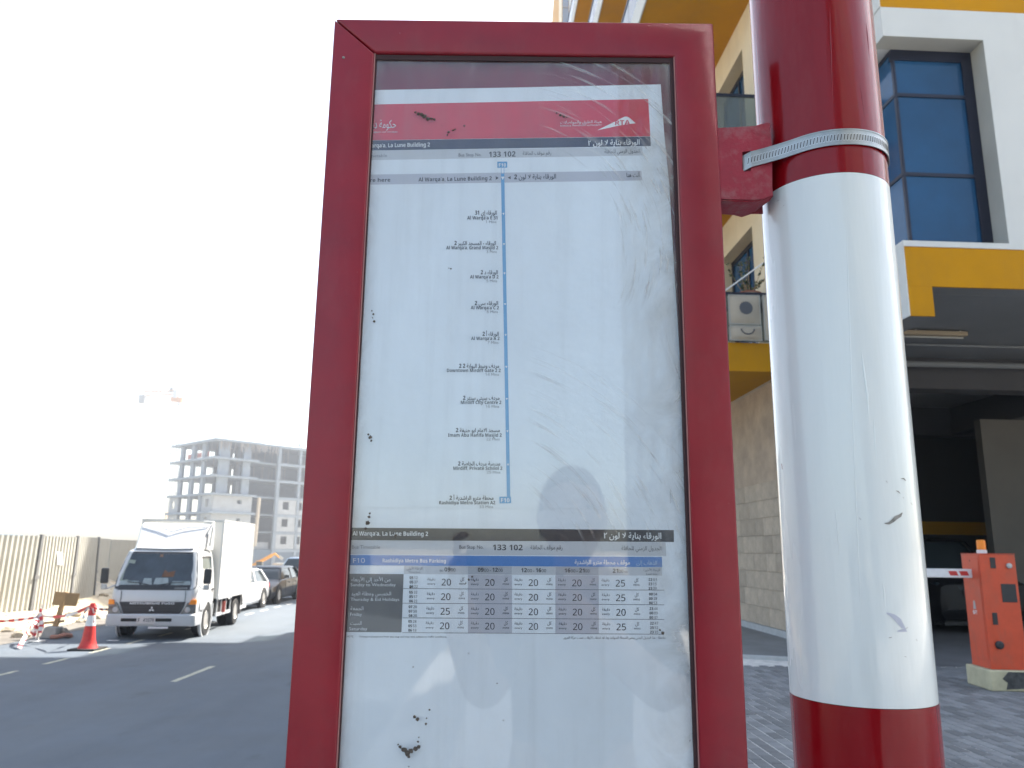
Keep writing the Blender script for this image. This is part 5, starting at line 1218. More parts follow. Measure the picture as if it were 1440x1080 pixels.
print('block', OX, zb0, zt0, zs0, ztop_w, zyb, zyb - zb0, 'balcony', zl1, zl1t, 'leg', zleg, xleg, 'win', xr)
NF = 6
# floors: ochre edge beam, white sill strip, wall with the corner window, window itself
fhf = zyb - zb0
gx = bl(1266, 200, 0.30).x; 
for k in range(NF):
    z0 = zb0 + fhf * k; hb = zt0 - zb0; hs = zs0 - zb0; hw = ztop_w - zb0
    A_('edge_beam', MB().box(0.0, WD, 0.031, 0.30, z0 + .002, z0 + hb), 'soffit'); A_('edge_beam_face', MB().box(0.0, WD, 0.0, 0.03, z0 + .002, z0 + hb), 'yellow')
    A_('side_beam', MB().box(0.0, 0.30, 0.302, BY + .0, z0 + .001, z0 + hb), 'bwhite')
    if k == 0:
        A_('corner_downstand', MB().box(0.0, xleg, 0.0, 0.03, zleg, z0), 'yellow'); A_('side_downstand', MB().box(0.002, xleg - .002, 0.031, BY, zleg + .001, z0), 'soffit'); A_('side_downstand_face', MB().box(-.012, .001, 0.301, BY, zleg + .001, z0), 'bwhite')
    A_('beam_edge_trim', MB().box(-0.012, -0.001, 0.0, 0.30, (zleg if k == 0 else z0), z0 + hb), 'bwhite')
    A_('sill_band', MB().box(-0.015, WD, -0.015, 0.34, z0 + hb + .001, z0 + hs), 'bwhite'); A_('sill_band', MB().box(-0.015, 0.32, 0.342, BY, z0 + hb + .001, z0 + hs), 'bwhite')
    # front wall right of the window and the lintel over it, side lintel
    A_('front_wall', MB().box(xr, WD, 0.0, 0.26, z0 + hs + .001, z0 + fhf + .0), 'bwhite')
    A_('lintel', MB().box(0.0, xr, 0.0, 0.26, z0 + hw, z0 + fhf), 'bwhite'); A_('side_lintel', MB().box(0.0, 0.26, 0.262, 2.6, z0 + hw, z0 + fhf), 'bwhite')
    A_('side_wall', MB().box(0.0, 0.26, 2.602, BY, z0 + hs + .001, z0 + fhf), 'bwhite')
    # reveals
    A_('window_reveal', MB().box(xr - .003, xr - .0005, 0.004, 0.29, z0 + hs + .002, z0 + hw - .003), 'reveal'); A_('window_reveal', MB().box(0.004, xr - .004, 0.004, 0.29, z0 + hw - .004, z0 + hw - .001), 'reveal')
    # corner window: frame members, front lights and side lights
    wz0, wz1 = z0 + hs + .002, z0 + hw - .005
    wn = A_('corner_window', MB().box(gx, xr - .004, .42, .44, wz0, wz1).box(gx - .12 + .12, gx + .02, .44, 2.6, wz0, wz1), M['dark'])
    fz = [wz0, None, None, wz1]
    za = wz0 + (wz1 - wz0) * 0.365; zb_ = wz0 + (wz1 - wz0) * 0.765; fr = .05
    xrr = xr - .004
    frm = MB()
    for z_ in (za, zb_): frm.box(gx - .02, xrr, .28, .34, z_ - fr/2, z_ + fr/2).box(gx - .02, gx + .04, .34, 2.6, z_ - fr/2, z_ + fr/2)
    frm.box(xrr - .15, xrr, .281, .35, wz0, wz1).box(gx - .02, xrr - .152, .281, .35, wz1 - .16, wz1).box(gx - .02, gx + .04, .352, 2.6, wz1 - .06, wz1).box(gx - .02, xrr - .152, .281, .35, wz0, wz0 + .03)
    frm.box(gx - .012, gx + .022, .282, .33, wz0, wz1)
    A_('window_frame', frm, 'navyframe', wn)
    for a_, b_ in ((wz0 + .03, za - fr/2), (za + fr/2, zb_ - fr/2), (zb_ + fr/2, wz1 - .16)):
        A_('pane', MB().box(gx + .023, xrr - .151, .30, .312, a_, b_), 'blueglass', wn); A_('side_pane', MB().box(gx - .006, gx + .004, .334, 2.598, a_, b_ + (.1 if b_ > zb_ else 0)), 'blueglass', wn)
ZR = zb0 + fhf * NF
A_('parapet', MB().box(0, WD, 0, .26, ZR + .001, ZR + 1.1).box(0, .26, .262, YE, ZR + .001, ZR + 1.1), 'bwhite')
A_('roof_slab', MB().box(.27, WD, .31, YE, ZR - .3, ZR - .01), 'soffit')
A_('far_wall', MB().box(0, WD, YE, YE + .2, zb0 + .4, ZR + 1.1), 'cream'); A_('rear_wall', MB().box(WD, WD + .2, 0, YE + .2, .6, ZR + 1.1), 'cream')
# flank with windows, seen along its length
ffl = FH
for k in range(NF):
    z0 = zl1 + ffl * k; z1 = z0 + ffl; zf = z0 + .52
    holes = [(a_, a_ + 2.1, zf + .02, zf + 2.76) for a_ in (5.22, 9.2, 13.0, 16.8)]
    mb = MB(); ys_ = sorted({BY + .001, YE, *[h[0] for h in holes], *[h[1] for h in holes]}); zs_ = sorted({z0, z1 - .001, *[h[2] for h in holes], *[h[3] for h in holes]})
    for a, b in zip(ys_, ys_[1:]):
        for c_, d in zip(zs_, zs_[1:]):
            if any(h[0] < (a+b)/2 < h[1] and h[2] < (c_+d)/2 < h[3] for h in holes): continue
            mb.box(0, .45, a, b, c_, d)
    A_('flank_wall', mb, 'cream')
    for h in holes:
        wn = A_('balcony_door', MB().box(.30, .32, h[0] + .001, h[1] - .001, h[2] + .001, h[3] - .001), 'blueglass')
        A_('window_frame', MB().box(.27, .33, h[0] + .001, h[0] + .09, h[2] + .001, h[3] - .001).box(.27, .33, h[1] - .09, h[1] - .001, h[2] + .001, h[3] - .001).box(.27, .33, h[0] + .091, h[1] - .091, h[3] - .10, h[3] - .002).box(.27, .33, (h[0]+h[1])/2 - .04, (h[0]+h[1])/2 + .04, h[2] + .001, h[3] - .101), 'navyframe', wn)
    # balcony: slab, cream fascia, navy rail over glass
    bal = A_('balcony', MB().box(-2.12, -.001, BY, YE - .5, z0, z0 + .52), 'yellow')
    A_('fascia', MB().box(-2.15, -2.121, BY - .003, YE - .5, z0 - .02, z0 + .54), 'bwhite', bal)
    A_('top_rail', MB().box(-2.12, -.001, BY + .02, BY + .07, zf + .90, zf + .955).box(-2.12, -2.07, BY + .071, YE - .5, zf + .90, zf + .955), 'navyframe', bal)
    A_('glass_panel', MB().box(-2.10, -.02, BY + .04, BY + .052, zf + .03, zf + .90), 'railglass', bal)
    for j in range(6): A_('glass_panel', MB().box(-2.105, -2.093, BY + .1 + j*2.5, BY + 2.56 + j*2.5, zf + .03, zf + .90), 'railglass', bal)
# ground floor: stone clad flank wall with render above, coursed blocks each a piece of its own
wz = zl1
A_('flank_base_wall', MB().box(.06, .46, BY - .1, YE, .55, wz - .002), 'brown')
sme = {}
def stone_mesh(w_, h, v):
    key = (round(w_, 2), round(h, 2), v)
    if key not in sme: sme[key] = MB().box(-.016, .06, .002, w_ - .002, .002, h - .002).data('stone', M['stone'], bevel=.003, seg=1)
    return sme[key]
cnt = 0
base_wall = apt.children[-1] if False else [o for o in COL.objects if o.name.startswith('flank_base_wall')][0]
for r_ in range(8):
    y = BY - .1 - (0.2 if r_ % 2 else 0); h = .33
    while y < BY + 6.2:
        w_ = random.choice([.52, .62, .44, .70]); o = put(stone_mesh(w_, h, 0), 'stone', base_wall, (.055 + random.uniform(-.002, .002), max(y, BY - .1), .72 + r_ * h)); y += w_
A_('wall_plinth', MB().box(-.02, .059, BY - .12, BY + 7, .56, .715), 'kerb')
# car park under the block
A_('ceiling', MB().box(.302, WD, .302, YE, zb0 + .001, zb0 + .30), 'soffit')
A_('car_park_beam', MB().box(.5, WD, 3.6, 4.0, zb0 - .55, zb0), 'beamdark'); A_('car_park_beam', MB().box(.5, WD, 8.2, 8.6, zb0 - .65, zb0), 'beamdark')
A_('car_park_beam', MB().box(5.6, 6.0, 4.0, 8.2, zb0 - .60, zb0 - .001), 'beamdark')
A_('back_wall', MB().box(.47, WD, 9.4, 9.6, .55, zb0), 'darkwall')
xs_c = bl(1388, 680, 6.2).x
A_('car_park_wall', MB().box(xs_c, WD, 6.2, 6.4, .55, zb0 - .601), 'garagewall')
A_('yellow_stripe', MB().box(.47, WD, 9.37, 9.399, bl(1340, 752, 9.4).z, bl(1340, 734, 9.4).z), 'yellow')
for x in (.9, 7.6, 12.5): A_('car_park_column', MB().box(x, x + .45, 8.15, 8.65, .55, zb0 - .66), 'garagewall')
A_('ceiling_conduit', MB().tube([(.5, 2.6, zb0 - .05), (WD, 2.6, zb0 - .05)], .02, 8), 'soffit')
A_('drain_pipe', MB().tube([(.6, 3.2, zb0 - .22), (WD, 3.3, zb0 - .16)], .05, 10), 'soffit')
a = bl(1268, 541, 1.9); b = bl(1366, 541, 1.9)
lf = thing('ceiling_light', 'long unlit strip light fixed under the car park ceiling', 'ceiling light', tuple(OO + EXv * a.x + EYv * 1.9 + Vector((0, 0, zb0 - .10))), PHI)
MB().box(0, b.x - a.x, -.06, .06, 0, .07).build('housing', node_mat('light_housing', (0.30, 0.24, 0.16), .6), lf, bevel=.01)
MB().tube([(.05, 0, -.02), (b.x - a.x - .05, 0, -.02)], .014, 8).build('tube', M['reveal'], lf); MB().tube([(.3, 0, .07), (.3, 0, .10)], .01, 6).build('hanger', M['silver'], lf); MB().tube([(1.0, 0, .07), (1.0, 0, .10)], .01, 6).build('hanger', M['silver'], lf)

# things on the first balcony: two cushions hung on the rail, planted bowl, white rod
zf = zl1 + .52
def Wp(x, y, z): return tuple(OO + EXv * x + EYv * y + Vector((0, 0, z)))
M['cushion'] = node_mat('beige_cushion', (0.42, 0.37, 0.30), 0.95, var=.06, scale=6, bump=.1, bscale=60); M['cushgrey'] = node_mat('cushion_grey', (0.10, 0.105, 0.12), .9)
def cushion(pxa, pya, pxb, pyb, label, deco):
    a = bl(pxa, pya, BY - .05); b = bl(pxb, pyb, BY - .05); w_, h = b.x - a.x, a.z - b.z
    t = thing('seat_cushion', label, 'cushion', Wp(a.x, BY - .06, b.z), PHI, 'cushions hung on the first balcony rail')
    n = 8; vs = []
    for j in range(n + 1):
        for i in range(n + 1):
            u_, v_ = i/n, j/n; pf = (1 - (2*u_-1)**4) * (1 - (2*v_-1)**4); vs.append((w_*u_, -.02 - .07*pf, h*v_))
    fs = [(j*(n+1)+i, j*(n+1)+i+1, (j+1)*(n+1)+i+1, (j+1)*(n+1)+i) for j in range(n) for i in range(n)]
    MB().add(vs, fs).add([(x, .05, z) for x, y, z in vs], [tuple(reversed(f)) for f in fs]).build('pad', M['cushion'], t, smooth=True)
    MB().tube([(0, -.02, 0), (w_, -.02, 0), (w_, -.02, h), (0, -.02, h), (0, -.02, 0)], .014, 6).build('piping', M['reveal'], t, smooth=True)
    if deco == 'disc':
        c_ = (w_*.50, -.094, h*.52); r_ = h*.235; MB().add([(c_[0], c_[1] - .002, c_[2])] + [(c_[0] + (r_ if i % 2 else r_*.9)*math.cos(i*math.pi/18), c_[1], c_[2] + (r_ if i % 2 else r_*.9)*math.sin(i*math.pi/18)) for i in range(36)], [(0, i+1, (i+1) % 36 + 1) for i in range(36)]).build('printed_disc', M['cushgrey'], t)
    else: MB().tube([(w_*.52 + w_*.20*math.cos(a_), -.093, h*.72 + h*.36*math.sin(a_)) for a_ in [math.pi + math.pi*i/12 for i in range(13)]], .013, 6).build('printed_arc', M['cushgrey'], t, smooth=True)
cushion(1024, 415.5, 1069, 457, 'upper beige cushion with a dark grey disc hung on the first balcony', 'disc')
cushion(1025.5, 458.5, 1071, 479.5, 'lower beige cushion with a curved grey smile line above the ochre band', 'arc')
cushion(1072, 416, 1110, 479, 'plain end of a beige cushion partly hidden behind the striped pole', 'arc')
pc = bl(1051, 402, BY + .35); 
pt = thing('potted_plant', 'planted terracotta bowl with sparse leafy twigs on the first balcony', 'plant', Wp(pc.x, BY + .35, zf + .83), PHI)
MB().lathe([(.10, 0), (.20, .04), (.235, .11), (.235, .15), (.25, .155), (.25, .185), (.22, .185), (.20, .15)], 28).build('bowl', node_mat('patterned_bowl', (0.26, 0.19, 0.13), .6, col2=(0.52, 0.47, 0.38), scale=16), pt, smooth=True)
MB().lathe([(.247, .165), (.258, .17), (.258, .19), (.247, .195)], 28).build('bowl_rim', node_mat('terracotta', (0.30, 0.10, 0.06), .7), pt, smooth=True)
MB().box(-.35, .35, -.2, .3, -.06, -.002).build('shelf', M['navyframe'], pt)
M['leaf'] = node_mat('leaf', (0.06, 0.085, 0.035), .6, var=.3, scale=20); tw = MB(); lv = MB()
for k in range(13):
    a_ = random.uniform(0, 6.28); tip = Vector((random.uniform(-.42, .42), random.uniform(-.12, .2), random.uniform(.35, .98))); mid = tip * .55 + Vector((random.uniform(-.06, .06), 0, .06)); tw.tube([(0.05*math.cos(a_), 0.05*math.sin(a_), .15), mid, tip], [.007, .005, .002], 5)
    for j in range(14):
        f = random.uniform(.3, 1); p = mid.lerp(tip, (f-.5)*2) if f > .5 else Vector((0, 0, .15)).lerp(mid, f*2)
        d1 = Vector((random.gauss(0, 1), random.gauss(0, 1), random.gauss(0, .7))).normalized(); d2 = d1.cross(Vector((random.gauss(0, 1), random.gauss(0, 1), 1))).normalized(); s_ = random.uniform(.03, .055)
        p = p + d1*.02; lv.add([p - d1*s_, p + d2*s_*.5, p + d1*s_, p - d2*s_*.5], [(0, 1, 2, 3)])
tw.build('twigs', M['wood'], pt); tag(COL.objects[-1], kind='stuff'); lv.build('foliage', M['leaf'], pt, fix=False); tag(COL.objects[-1], kind='stuff')
a = bl(1018, 410, BY + .10); b = bl(1073, 370, BY + .10)
tag(MB().tube([Vector(Wp(a.x, BY + .10, a.z)), Vector(Wp(b.x, BY + .10, b.z))], .014, 10).build('white_rod', M['conewhite'], smooth=True), 'thin white rod leaning across the first balcony in front of the dark window', 'rod')

# ---- distant balconied tower, a sliver above the top of the timetable case
dt = thing('distant_tower', 'far apartment tower with ochre columns and glazing showing above the sign top', 'building', (at_y(786, 10, 60).x, 60, 0))
H_ = 56
MB().box(0, 14, .5, 18, 0, H_).build('wall', M['yellow'], dt)
def W60(px): return at_y(px, 12, 60).x - dt.location.x
for a_, b_, m_ in ((786.5, 790, 'cream'), (791.5, 800, 'blueglass'), (801, 806, 'bwhite'), (809, 818, 'blueglass'), (819.5, 825, 'bwhite'), (837, 846, 'railglass'), (847, 850, 'cream')):
    nm = 'glazing_strip' if 'glass' in m_ else 'column'
    o = MB().box(W60(a_), W60(b_), 0 if nm == 'column' else .3, .49, 8, H_ - .5).build(nm, M[m_], dt)
    if nm == 'glazing_strip':
        for q in range(14): MB().box(W60(a_), W60(b_), .22, .30, 9 + q*3.3, 9.15 + q*3.3).build('mullion', M['navyframe'], o)

# ---- the next block along the street, behind the viewpoint
nb = thing('apartment_building', 'second apartment block further back along the street, mirrored in the sign cover', 'building', (5.4, -12.5, 0))
nbz = 27.0
M['darkclad'] = node_mat('dark_cladding', (0.16, 0.17, 0.175), 0.7, var=.1, scale=.5)
MB().box(0, 14, -23, 0, FZ - .05, nbz).build('wall', M['darkclad'], nb)
for k in range(7):
    z_ = 4.4 + 3.4 * k
    MB().box(-.06, -.001, -23, 0, z_ - .35, z_).build('floor_band', M['darkclad'], nb)
    for j in range(6): MB().box(-.04, -.001, -21.5 + 3.6*j, -19.6 + 3.6*j, z_ + .3, z_ + 2.3).build('window', M['blueglass'], nb)
    for j in range(4): MB().box(1.6 + 3.2*j, 3.2 + 3.2*j, .001, .04, z_ + .9, z_ + 2.4).build('window', M['blueglass'], nb)
MB().box(-.3, 14.3, -23.3, .3, nbz, nbz + .5).build('parapet', M['darkclad'], nb)
# ---- the forecourt
M['paver'] = node_mat('grey_paver', (0.19, 0.195, 0.20), 0.85, var=0.12, scale=9, bump=.25, bscale=60, objrand=.30)
M['paver2'] = node_mat('grey_pavers_far', (0.19, 0.195, 0.20), 0.85, var=0.18, scale=3, bump=.25, bscale=60)
M['joint'] = node_mat('joint_sand', (0.62, 0.60, 0.56), 0.95, var=.2, scale=9)
M['yard'] = node_mat('yard_concrete', (0.13, 0.13, 0.135), 0.8, var=0.25, scale=.9, bump=.15, bscale=40, detail=9)
fc = tag(MB().box(-.40, 30, -14, 46, -.04, FZ - .007).build('forecourt', M['joint']), kind='structure')
for k, (a_, b_) in enumerate(((-1.30, -1.0), (-1.0, -.70), (-.70, -.40))):
    tag(MB().box(a_ + .001, b_, -14, 46, -.04, .15 * (k + 1)).build('step', M['kerb'], bevel=.012), kind='structure')
tag(MB().box(XR_ - .12, XR_ + .0, -14, 46, -.04, .03).build('gutter', M['steps']), kind='structure')
def gw(x, y): return OO + EXv * x + EYv * y
# yard concrete inside the car park and behind the raised kerb
ya_ = MB(); ya_.prism([tuple(gw(-.9, 1.4)) , tuple(gw(WD, 1.4)), tuple(gw(WD, YE)), tuple(gw(-.9, YE))], (0, 0, .001)); 
for i, v in enumerate(ya_.v): ya_.v[i] = (v[0], v[1], FZ - .0 if v[2] > 0 else FZ - .03)
tag(ya_.build('yard_floor', M['yard']), kind='structure')
ap = MB(); q0 = toL(at_z(1050, 926, FZ)).y + .02; ap.prism([tuple(gw(-4.8, q0)), tuple(gw(.30, q0)), tuple(gw(.30, YE)), tuple(gw(-4.8, YE))], (0, 0, .001))
for i, v in enumerate(ap.v): ap.v[i] = (v[0], v[1], FZ + .006 if v[2] > 0 else FZ - .03)
tag(ap.build('apron', node_mat('apron_concrete', (0.17, 0.175, 0.175), .9, var=.2, scale=1.5, bump=.2, bscale=30)), kind='structure')
kz = at_z(1050, 926, FZ); kz2 = at_z(1112, 929, FZ)
kb = MB(); d = (kz2 - kz).normalized(); a = kz - d * 2.2; b = kz2 + d * 0.35
nrm = Vector((-d.y, d.x, 0)); kb.prism([tuple(a - Vector((0,0,.1))), tuple(b - Vector((0,0,.1))), tuple(b + Vector((0,0,.045))), tuple(a + Vector((0,0,.045)))], tuple(nrm * .07))
tag(kb.build('kerb', M['kerb'], bevel=.008), kind='structure')
# block pavers: the ones in view one by one, the others joined
pw, pd_ = .105, .21
pvm = MB().box(-pw/2 + .007, pw/2 - .007, -pd_/2 + .0055, pd_/2 - .0055, -.04, 0).data('paver', M['paver'], bevel=.004, seg=1)
cand = []; rest = MB()
def proj(p):
    q = p - EYE; z = q.dot(FW)
    if z < .1: return None
    return 720 + FPX * q.dot(RT) / z, 540 - FPX * q.dot(UP) / z, z
ky = toL(kz).y
for r_ in range(int(11.6 / pw) + 1):
    for c_ in range(54):
        # running bond, long side pointing away from the viewer
        y = -9.8 + c_ * pd_ + (pd_/2 if r_ % 2 else 0); x = -5.2 + r_ * pw
        if y > 1.35: continue
        p = gw(x, y)
        if p.x < -.28 or (x < .3 and y > ky - .05): continue
        p.z = FZ + random.uniform(-.0015, .0015); q = proj(p); vis = False
        if q and q[1] < 1090 and q[0] < 1450:
            vis = (1048 < q[0] < 1116) or q[0] > 1316
        if vis: cand.append((q[2], p.copy()))
        else:
            c2, s2_ = math.cos(PHI), math.sin(PHI); hx, hy = pw/2 - .007, pd_/2 - .0055
            cs = [(p.x + c2*a_ - s2_*b_, p.y + s2_*a_ + c2*b_) for a_, b_ in ((-hx,-hy),(hx,-hy),(hx,hy),(-hx,hy))]
            rest.add([(a_, b_, p.z) for a_, b_ in cs] + [(a_, b_, p.z - .04) for a_, b_ in cs], [(0,1,2,3), (0,4,5,1), (1,5,6,2), (2,6,7,3), (3,7,4,0)])
cand.sort(key=lambda t: t[0]); print('pavers in view', len(cand))
for z_, p in cand[:300]: put(pvm, 'paver', fc, tuple(p), (random.uniform(-.006, .006), random.uniform(-.006, .006), PHI))
for z_, p in cand[300:]:
    hx, hy = pw/2 - .007, pd_/2 - .0055; c2, s2_ = math.cos(PHI), math.sin(PHI); cs = [(p.x + c2*a_ - s2_*b_, p.y + s2_*a_ + c2*b_) for a_, b_ in ((-hx,-hy),(hx,-hy),(hx,hy),(-hx,hy))]
    rest.add([(a_, b_, p.z) for a_, b_ in cs] + [(a_, b_, p.z - .04) for a_, b_ in cs], [(0,1,2,3), (0,4,5,1), (1,5,6,2), (2,6,7,3), (3,7,4,0)])
tag(rest.build('paving', M['paver2'], fix=False), kind='stuff')

# ---- barrier
bz = at_z(1402, 968, FZ); bb = thing('parking_barrier', 'orange parking barrier cabinet with amber beacon and lowered white arm', 'barrier', (bz.x + .06, bz.y + .05, FZ), R(-4))
M['orange'] = node_mat('orange_cabinet', (0.62, 0.075, 0.025), 0.45, var=.08, scale=5); weather(M['orange'], (0.35, 0.10, 0.06), 0.6, 6, 0.5, 0.8, (1, 1, .5)); weather(M['orange'], (0.16, 0.10, 0.08), 0.5, 30, 0.62, 0.78)
M['creambase'] = node_mat('cream_plinth', (0.50, 0.46, 0.31), .8, var=.15, scale=6, bump=.2, bscale=30)
bw2, bd2, b0, bt = .17, .21, .22, 1.46
MB().box(-bw2 - .05, bw2 + .12, -bd2 - .05, bd2 + .06, 0, b0 - .002).build('plinth', M['creambase'], bb, bevel=.015)
MB().prism([(-.06, -bd2 - .053, .02), (.10, -bd2 - .053, .03), (.28, -bd2 - .053, .05), (.28, -bd2 - .053, .20), (-.02, -bd2 - .053, .205), (-.09, -bd2 - .053, .13), (-.04, -bd2 - .053, .09)], (0, .004, 0)).build('broken_face', node_mat('broken_plinth', (0.07, 0.07, 0.07), .9, var=.5, scale=20), bb)
cab_ = MB().prism([(-bw2, -bd2, b0), (bw2 + .05, -bd2, b0), (bw2 + .05, -bd2, bt), (-bw2, -bd2, bt + .005)], (0, 2*bd2, 0)).build('cabinet', M['orange'], bb, bevel=.006)
MB().box(-bw2 - .006, -bw2 - .001, -bd2 + .03, bd2 - .03, b0 + .09, bt - .03).build('side_door', M['orange'], cab_, bevel=.003)
MB().lathe([(.008, -bw2 - .007), (.006, -bw2 - .010)], 10, (0, 0, bt - .07), 'x').build('lock', M['dark'], cab_)
MB().box(-bw2 - .003, bw2 + .053, -bd2 - .003, bd2 + .003, bt + .006, bt + .014).build('lid', M['orange'], cab_)
for x, z, w_, h in ((-.06, bt - .09, .06, .12), (.03, bt - .42, .16, .20), (-.10, bt - .70, .055, .13)): MB().box(x, x + w_, -bd2 - .006, -bd2 - .0005, z - h/2, z + h/2).build('control_plate', M['blackplastic'], cab_, bevel=.003)
MB().lathe([(.045, -bd2 - .0005), (.045, -bd2 - .02), (.03, -bd2 - .03), (.01, -bd2 - .03)], 16, (-.06, 0, bt - .98), 'y').build('knob', M['blackplastic'], cab_, smooth=True)
MB().lathe([(.03, -bd2 - .0005), (.03, -bd2 - .02), (.01, -bd2 - .025)], 16, (.14, 0, bt - .12), 'y').build('lock_cap', M['silver'], cab_, smooth=True)
# small white printed mark on the side door: a boxy emblem over the letters
vs, fs = text_shape('BFT', True); X_ = -bw2 - .0072
MB().add([(X_, .045 - .09*u, .79 + .045*v) for u, v, k in vs], fs).build('lettering', M['conewhite'], cab_, fix=False)
MB().add([(X_, .03, .85), (X_, -.03, .85), (X_, -.02, .93), (X_, .02, .93), (X_, 0, .95)], [(0, 1, 2, 4, 3)]).build('emblem', M['silver'], cab_, fix=False)
be_ = MB().lathe([(.055, bt + .015), (.055, bt + .05), (.045, bt + .055)], 20, (-.03, 0, 0)).build('beacon_base', M['conewhite'], bb, smooth=True)
MB().lathe([(.047, bt + .056), (.047, bt + .15), (.042, bt + .165), (.01, bt + .17)], 20, (-.03, 0, 0)).build('beacon', M['amber'], bb, smooth=True)
ar = MB().box(-2.15, -bw2 - .001, -.02, .025, bt - .265, bt - .165).build('arm', M['conewhite'], bb, bevel=.008)
for x in (-.30, -.42, -1.25, -1.37, -2.05): MB().prism([(x, -.0225, bt - .24), (x + .09, -.0225, bt - .24), (x + .07, -.0225, bt - .19), (x - .02, -.0225, bt - .19)], (0, .002, 0)).build('red_marking', M['conered'], ar)
# ---- dark vehicle under the block
bpaint2 = node_mat('car_black', (0.005, 0.005, 0.006), 0.35, spec=0.2)
sv = at_z(1303, 893, FZ)
car('parked_suv', 'large black four wheel drive parked nose out in the dark car park', 'car', (toL(sv).x * EXv.x + OX + 1.0, sv.y + .1, FZ), PHI, bpaint2, L=4.9, W=1.96, H=1.78, suv=True, wr=.38, hood=1.1, lamp='cardark')

# ---- the photographer, mirrored in the clear cover
ph = thing('person', 'person in a dark shirt and trousers holding up a phone on the forecourt', 'person', (0.10, -0.60, FZ))
def skin_mesh(name, mat, joints, edges, root, parent, sub=2):
    me = bpy.data.meshes.new(name); me.from_pydata([j[0] for j in joints], edges, []); o = bpy.data.objects.new(name, me); COL.objects.link(o); o.parent = parent
    m = o.modifiers.new('skin', 'SKIN'); sv_ = me.skin_vertices[0].data
    for i, j in enumerate(joints):
        r_ = j[1]; sv_[i].radius = (r_, r_) if not isinstance(r_, tuple) else r_; sv_[i].use_root = (i == root)
    m.use_smooth_shade = True; s_ = o.modifiers.new('sub', 'SUBSURF'); s_.levels = sub; s_.render_levels = sub
    dg = bpy.context.evaluated_depsgraph_get(); nm_ = bpy.data.meshes.new_from_object(o.evaluated_get(dg)); o.modifiers.clear(); o.data = nm_; nm_.materials.clear(); nm_.materials.append(mat)
    for p in nm_.polygons: p.use_smooth = True
    bpy.data.meshes.remove(me); return o
skin_m = node_mat('skin', (0.34, 0.19, 0.12), .55, var=.06, scale=12); shirt_m = node_mat('dark_shirt', (0.035, 0.04, 0.06), .9, var=.2, scale=9, bump=.3, bscale=20); trou_m = node_mat('grey_trousers', (0.06, 0.06, 0.065), .9, var=.2, scale=9, bump=.3, bscale=20); hair_m = node_mat('black_hair', (0.012, 0.010, 0.009), .6, bump=.6, bscale=120)
# body: pelvis, spine, neck, head, arms raised to the phone, legs (faces +y)
J = [((0, 0, .92), (.15, .11)), ((0, .01, 1.10), (.135, .10)), ((0, 0, 1.28), (.165, .115)), ((0, -.01, 1.38), (.12, .09)), ((0, 0, 1.45), (.055, .055)),
     ((.17, 0, 1.36), .062), ((.20, .17, 1.17), .05), ((-.02, .38, 1.36), .036), ((-.05, .42, 1.40), .03),
     ((-.17, 0, 1.36), .062), ((-.20, .17, 1.17), .05), ((-.25, .38, 1.36), .036), ((-.25, .42, 1.40), .03),
     ((.095, 0, .84), .095), ((.10, .02, .47), .062), ((.10, -.02, .09), .042), ((.10, .10, .03), .036), ((-.095, 0, .84), .095), ((-.10, .02, .47), .062), ((-.10, -.02, .09), .042), ((-.10, .10, .03), .036)]
Ed = [(0,1),(1,2),(2,3),(3,4),(3,5),(5,6),(6,7),(7,8),(3,9),(9,10),(10,11),(11,12),(0,13),(13,14),(14,15),(15,16),(0,17),(17,18),(18,19),(19,20)]
skin_mesh('body', skin_m, J, Ed, 0, ph)
Js = [(j[0], tuple(r_ + .012 for r_ in j[1]) if isinstance(j[1], tuple) else j[1] + .014) for j in J]
top = [0,1,2,3,5,6,9,10]; mp = {v: i for i, v in enumerate(top)}
skin_mesh('shirt', shirt_m, [((J[v][0][0], J[v][0][1], J[v][0][2]), Js[v][1]) for v in top], [(mp[a], mp[b]) for a, b in [(0,1),(1,2),(2,3),(3,5),(5,6),(3,9),(9,10)]], 0, ph)
low = [0,13,14,15,17,18,19]; mp = {v: i for i, v in enumerate(low)}
skin_mesh('trousers', trou_m, [(J[v][0], (Js[v][1] if v else (.17, .125))) for v in low], [(mp[a], mp[b]) for a, b in [(0,13),(13,14),(14,15),(0,17),(17,18),(18,19)]], 0, ph)
for s_ in (-1, 1): MB().loft([rrect(.045, -.09, .17, .04, .0), rrect(.048, -.09, .175, .04, .04), rrect(.036, -.08, .08, .03, .10)]).build('shoe', M['blackplastic'], ph, smooth=True, loc=(s_*.10, 0, 0))
hd = bmesh.new(); bmesh.ops.create_icosphere(hd, subdivisions=4, radius=1)
for v in hd.verts:
    x, y, z = v.co; k = 1 - .22 * max(0, -z)**1.5
    X2, Y2, Z2 = x*.077*k, y*.097*(1 - .12*max(0, -z)), z*.118
    Y2 += .020*math.exp(-((x/.16)**2 + ((z + .08)/.22)**2)) * (1 if y > 0 else 0)              # nose
    Y2 -= .010*math.exp(-(((abs(x) - .40)/.20)**2 + ((z - .12)/.13)**2)) * (1 if y > 0 else 0)  # eye sockets
    Y2 += .006*math.exp(-((x/.30)**2 + ((z + .50)/.08)**2)) * (1 if y > 0 else 0)               # lips
    Y2 += .008*math.exp(-((x/.30)**2 + ((z + .85)/.15)**2)) * (1 if y > 0 else 0)               # chin
    X2 += (.012 if x > 0 else -.012) * math.exp(-(((abs(x) - 1)/.10)**2 + ((z - 0)/.22)**2 + ((y + .05)/.22)**2))  # ears
    v.co = (X2, Y2, Z2)
me = bpy.data.meshes.new('head'); hd.to_mesh(me); hd.free(); me.materials.append(skin_m)
for p in me.polygons: p.use_smooth = True
head = put(me, 'head', ph, (0, .03, 1.555), (R(8), 0, 0))
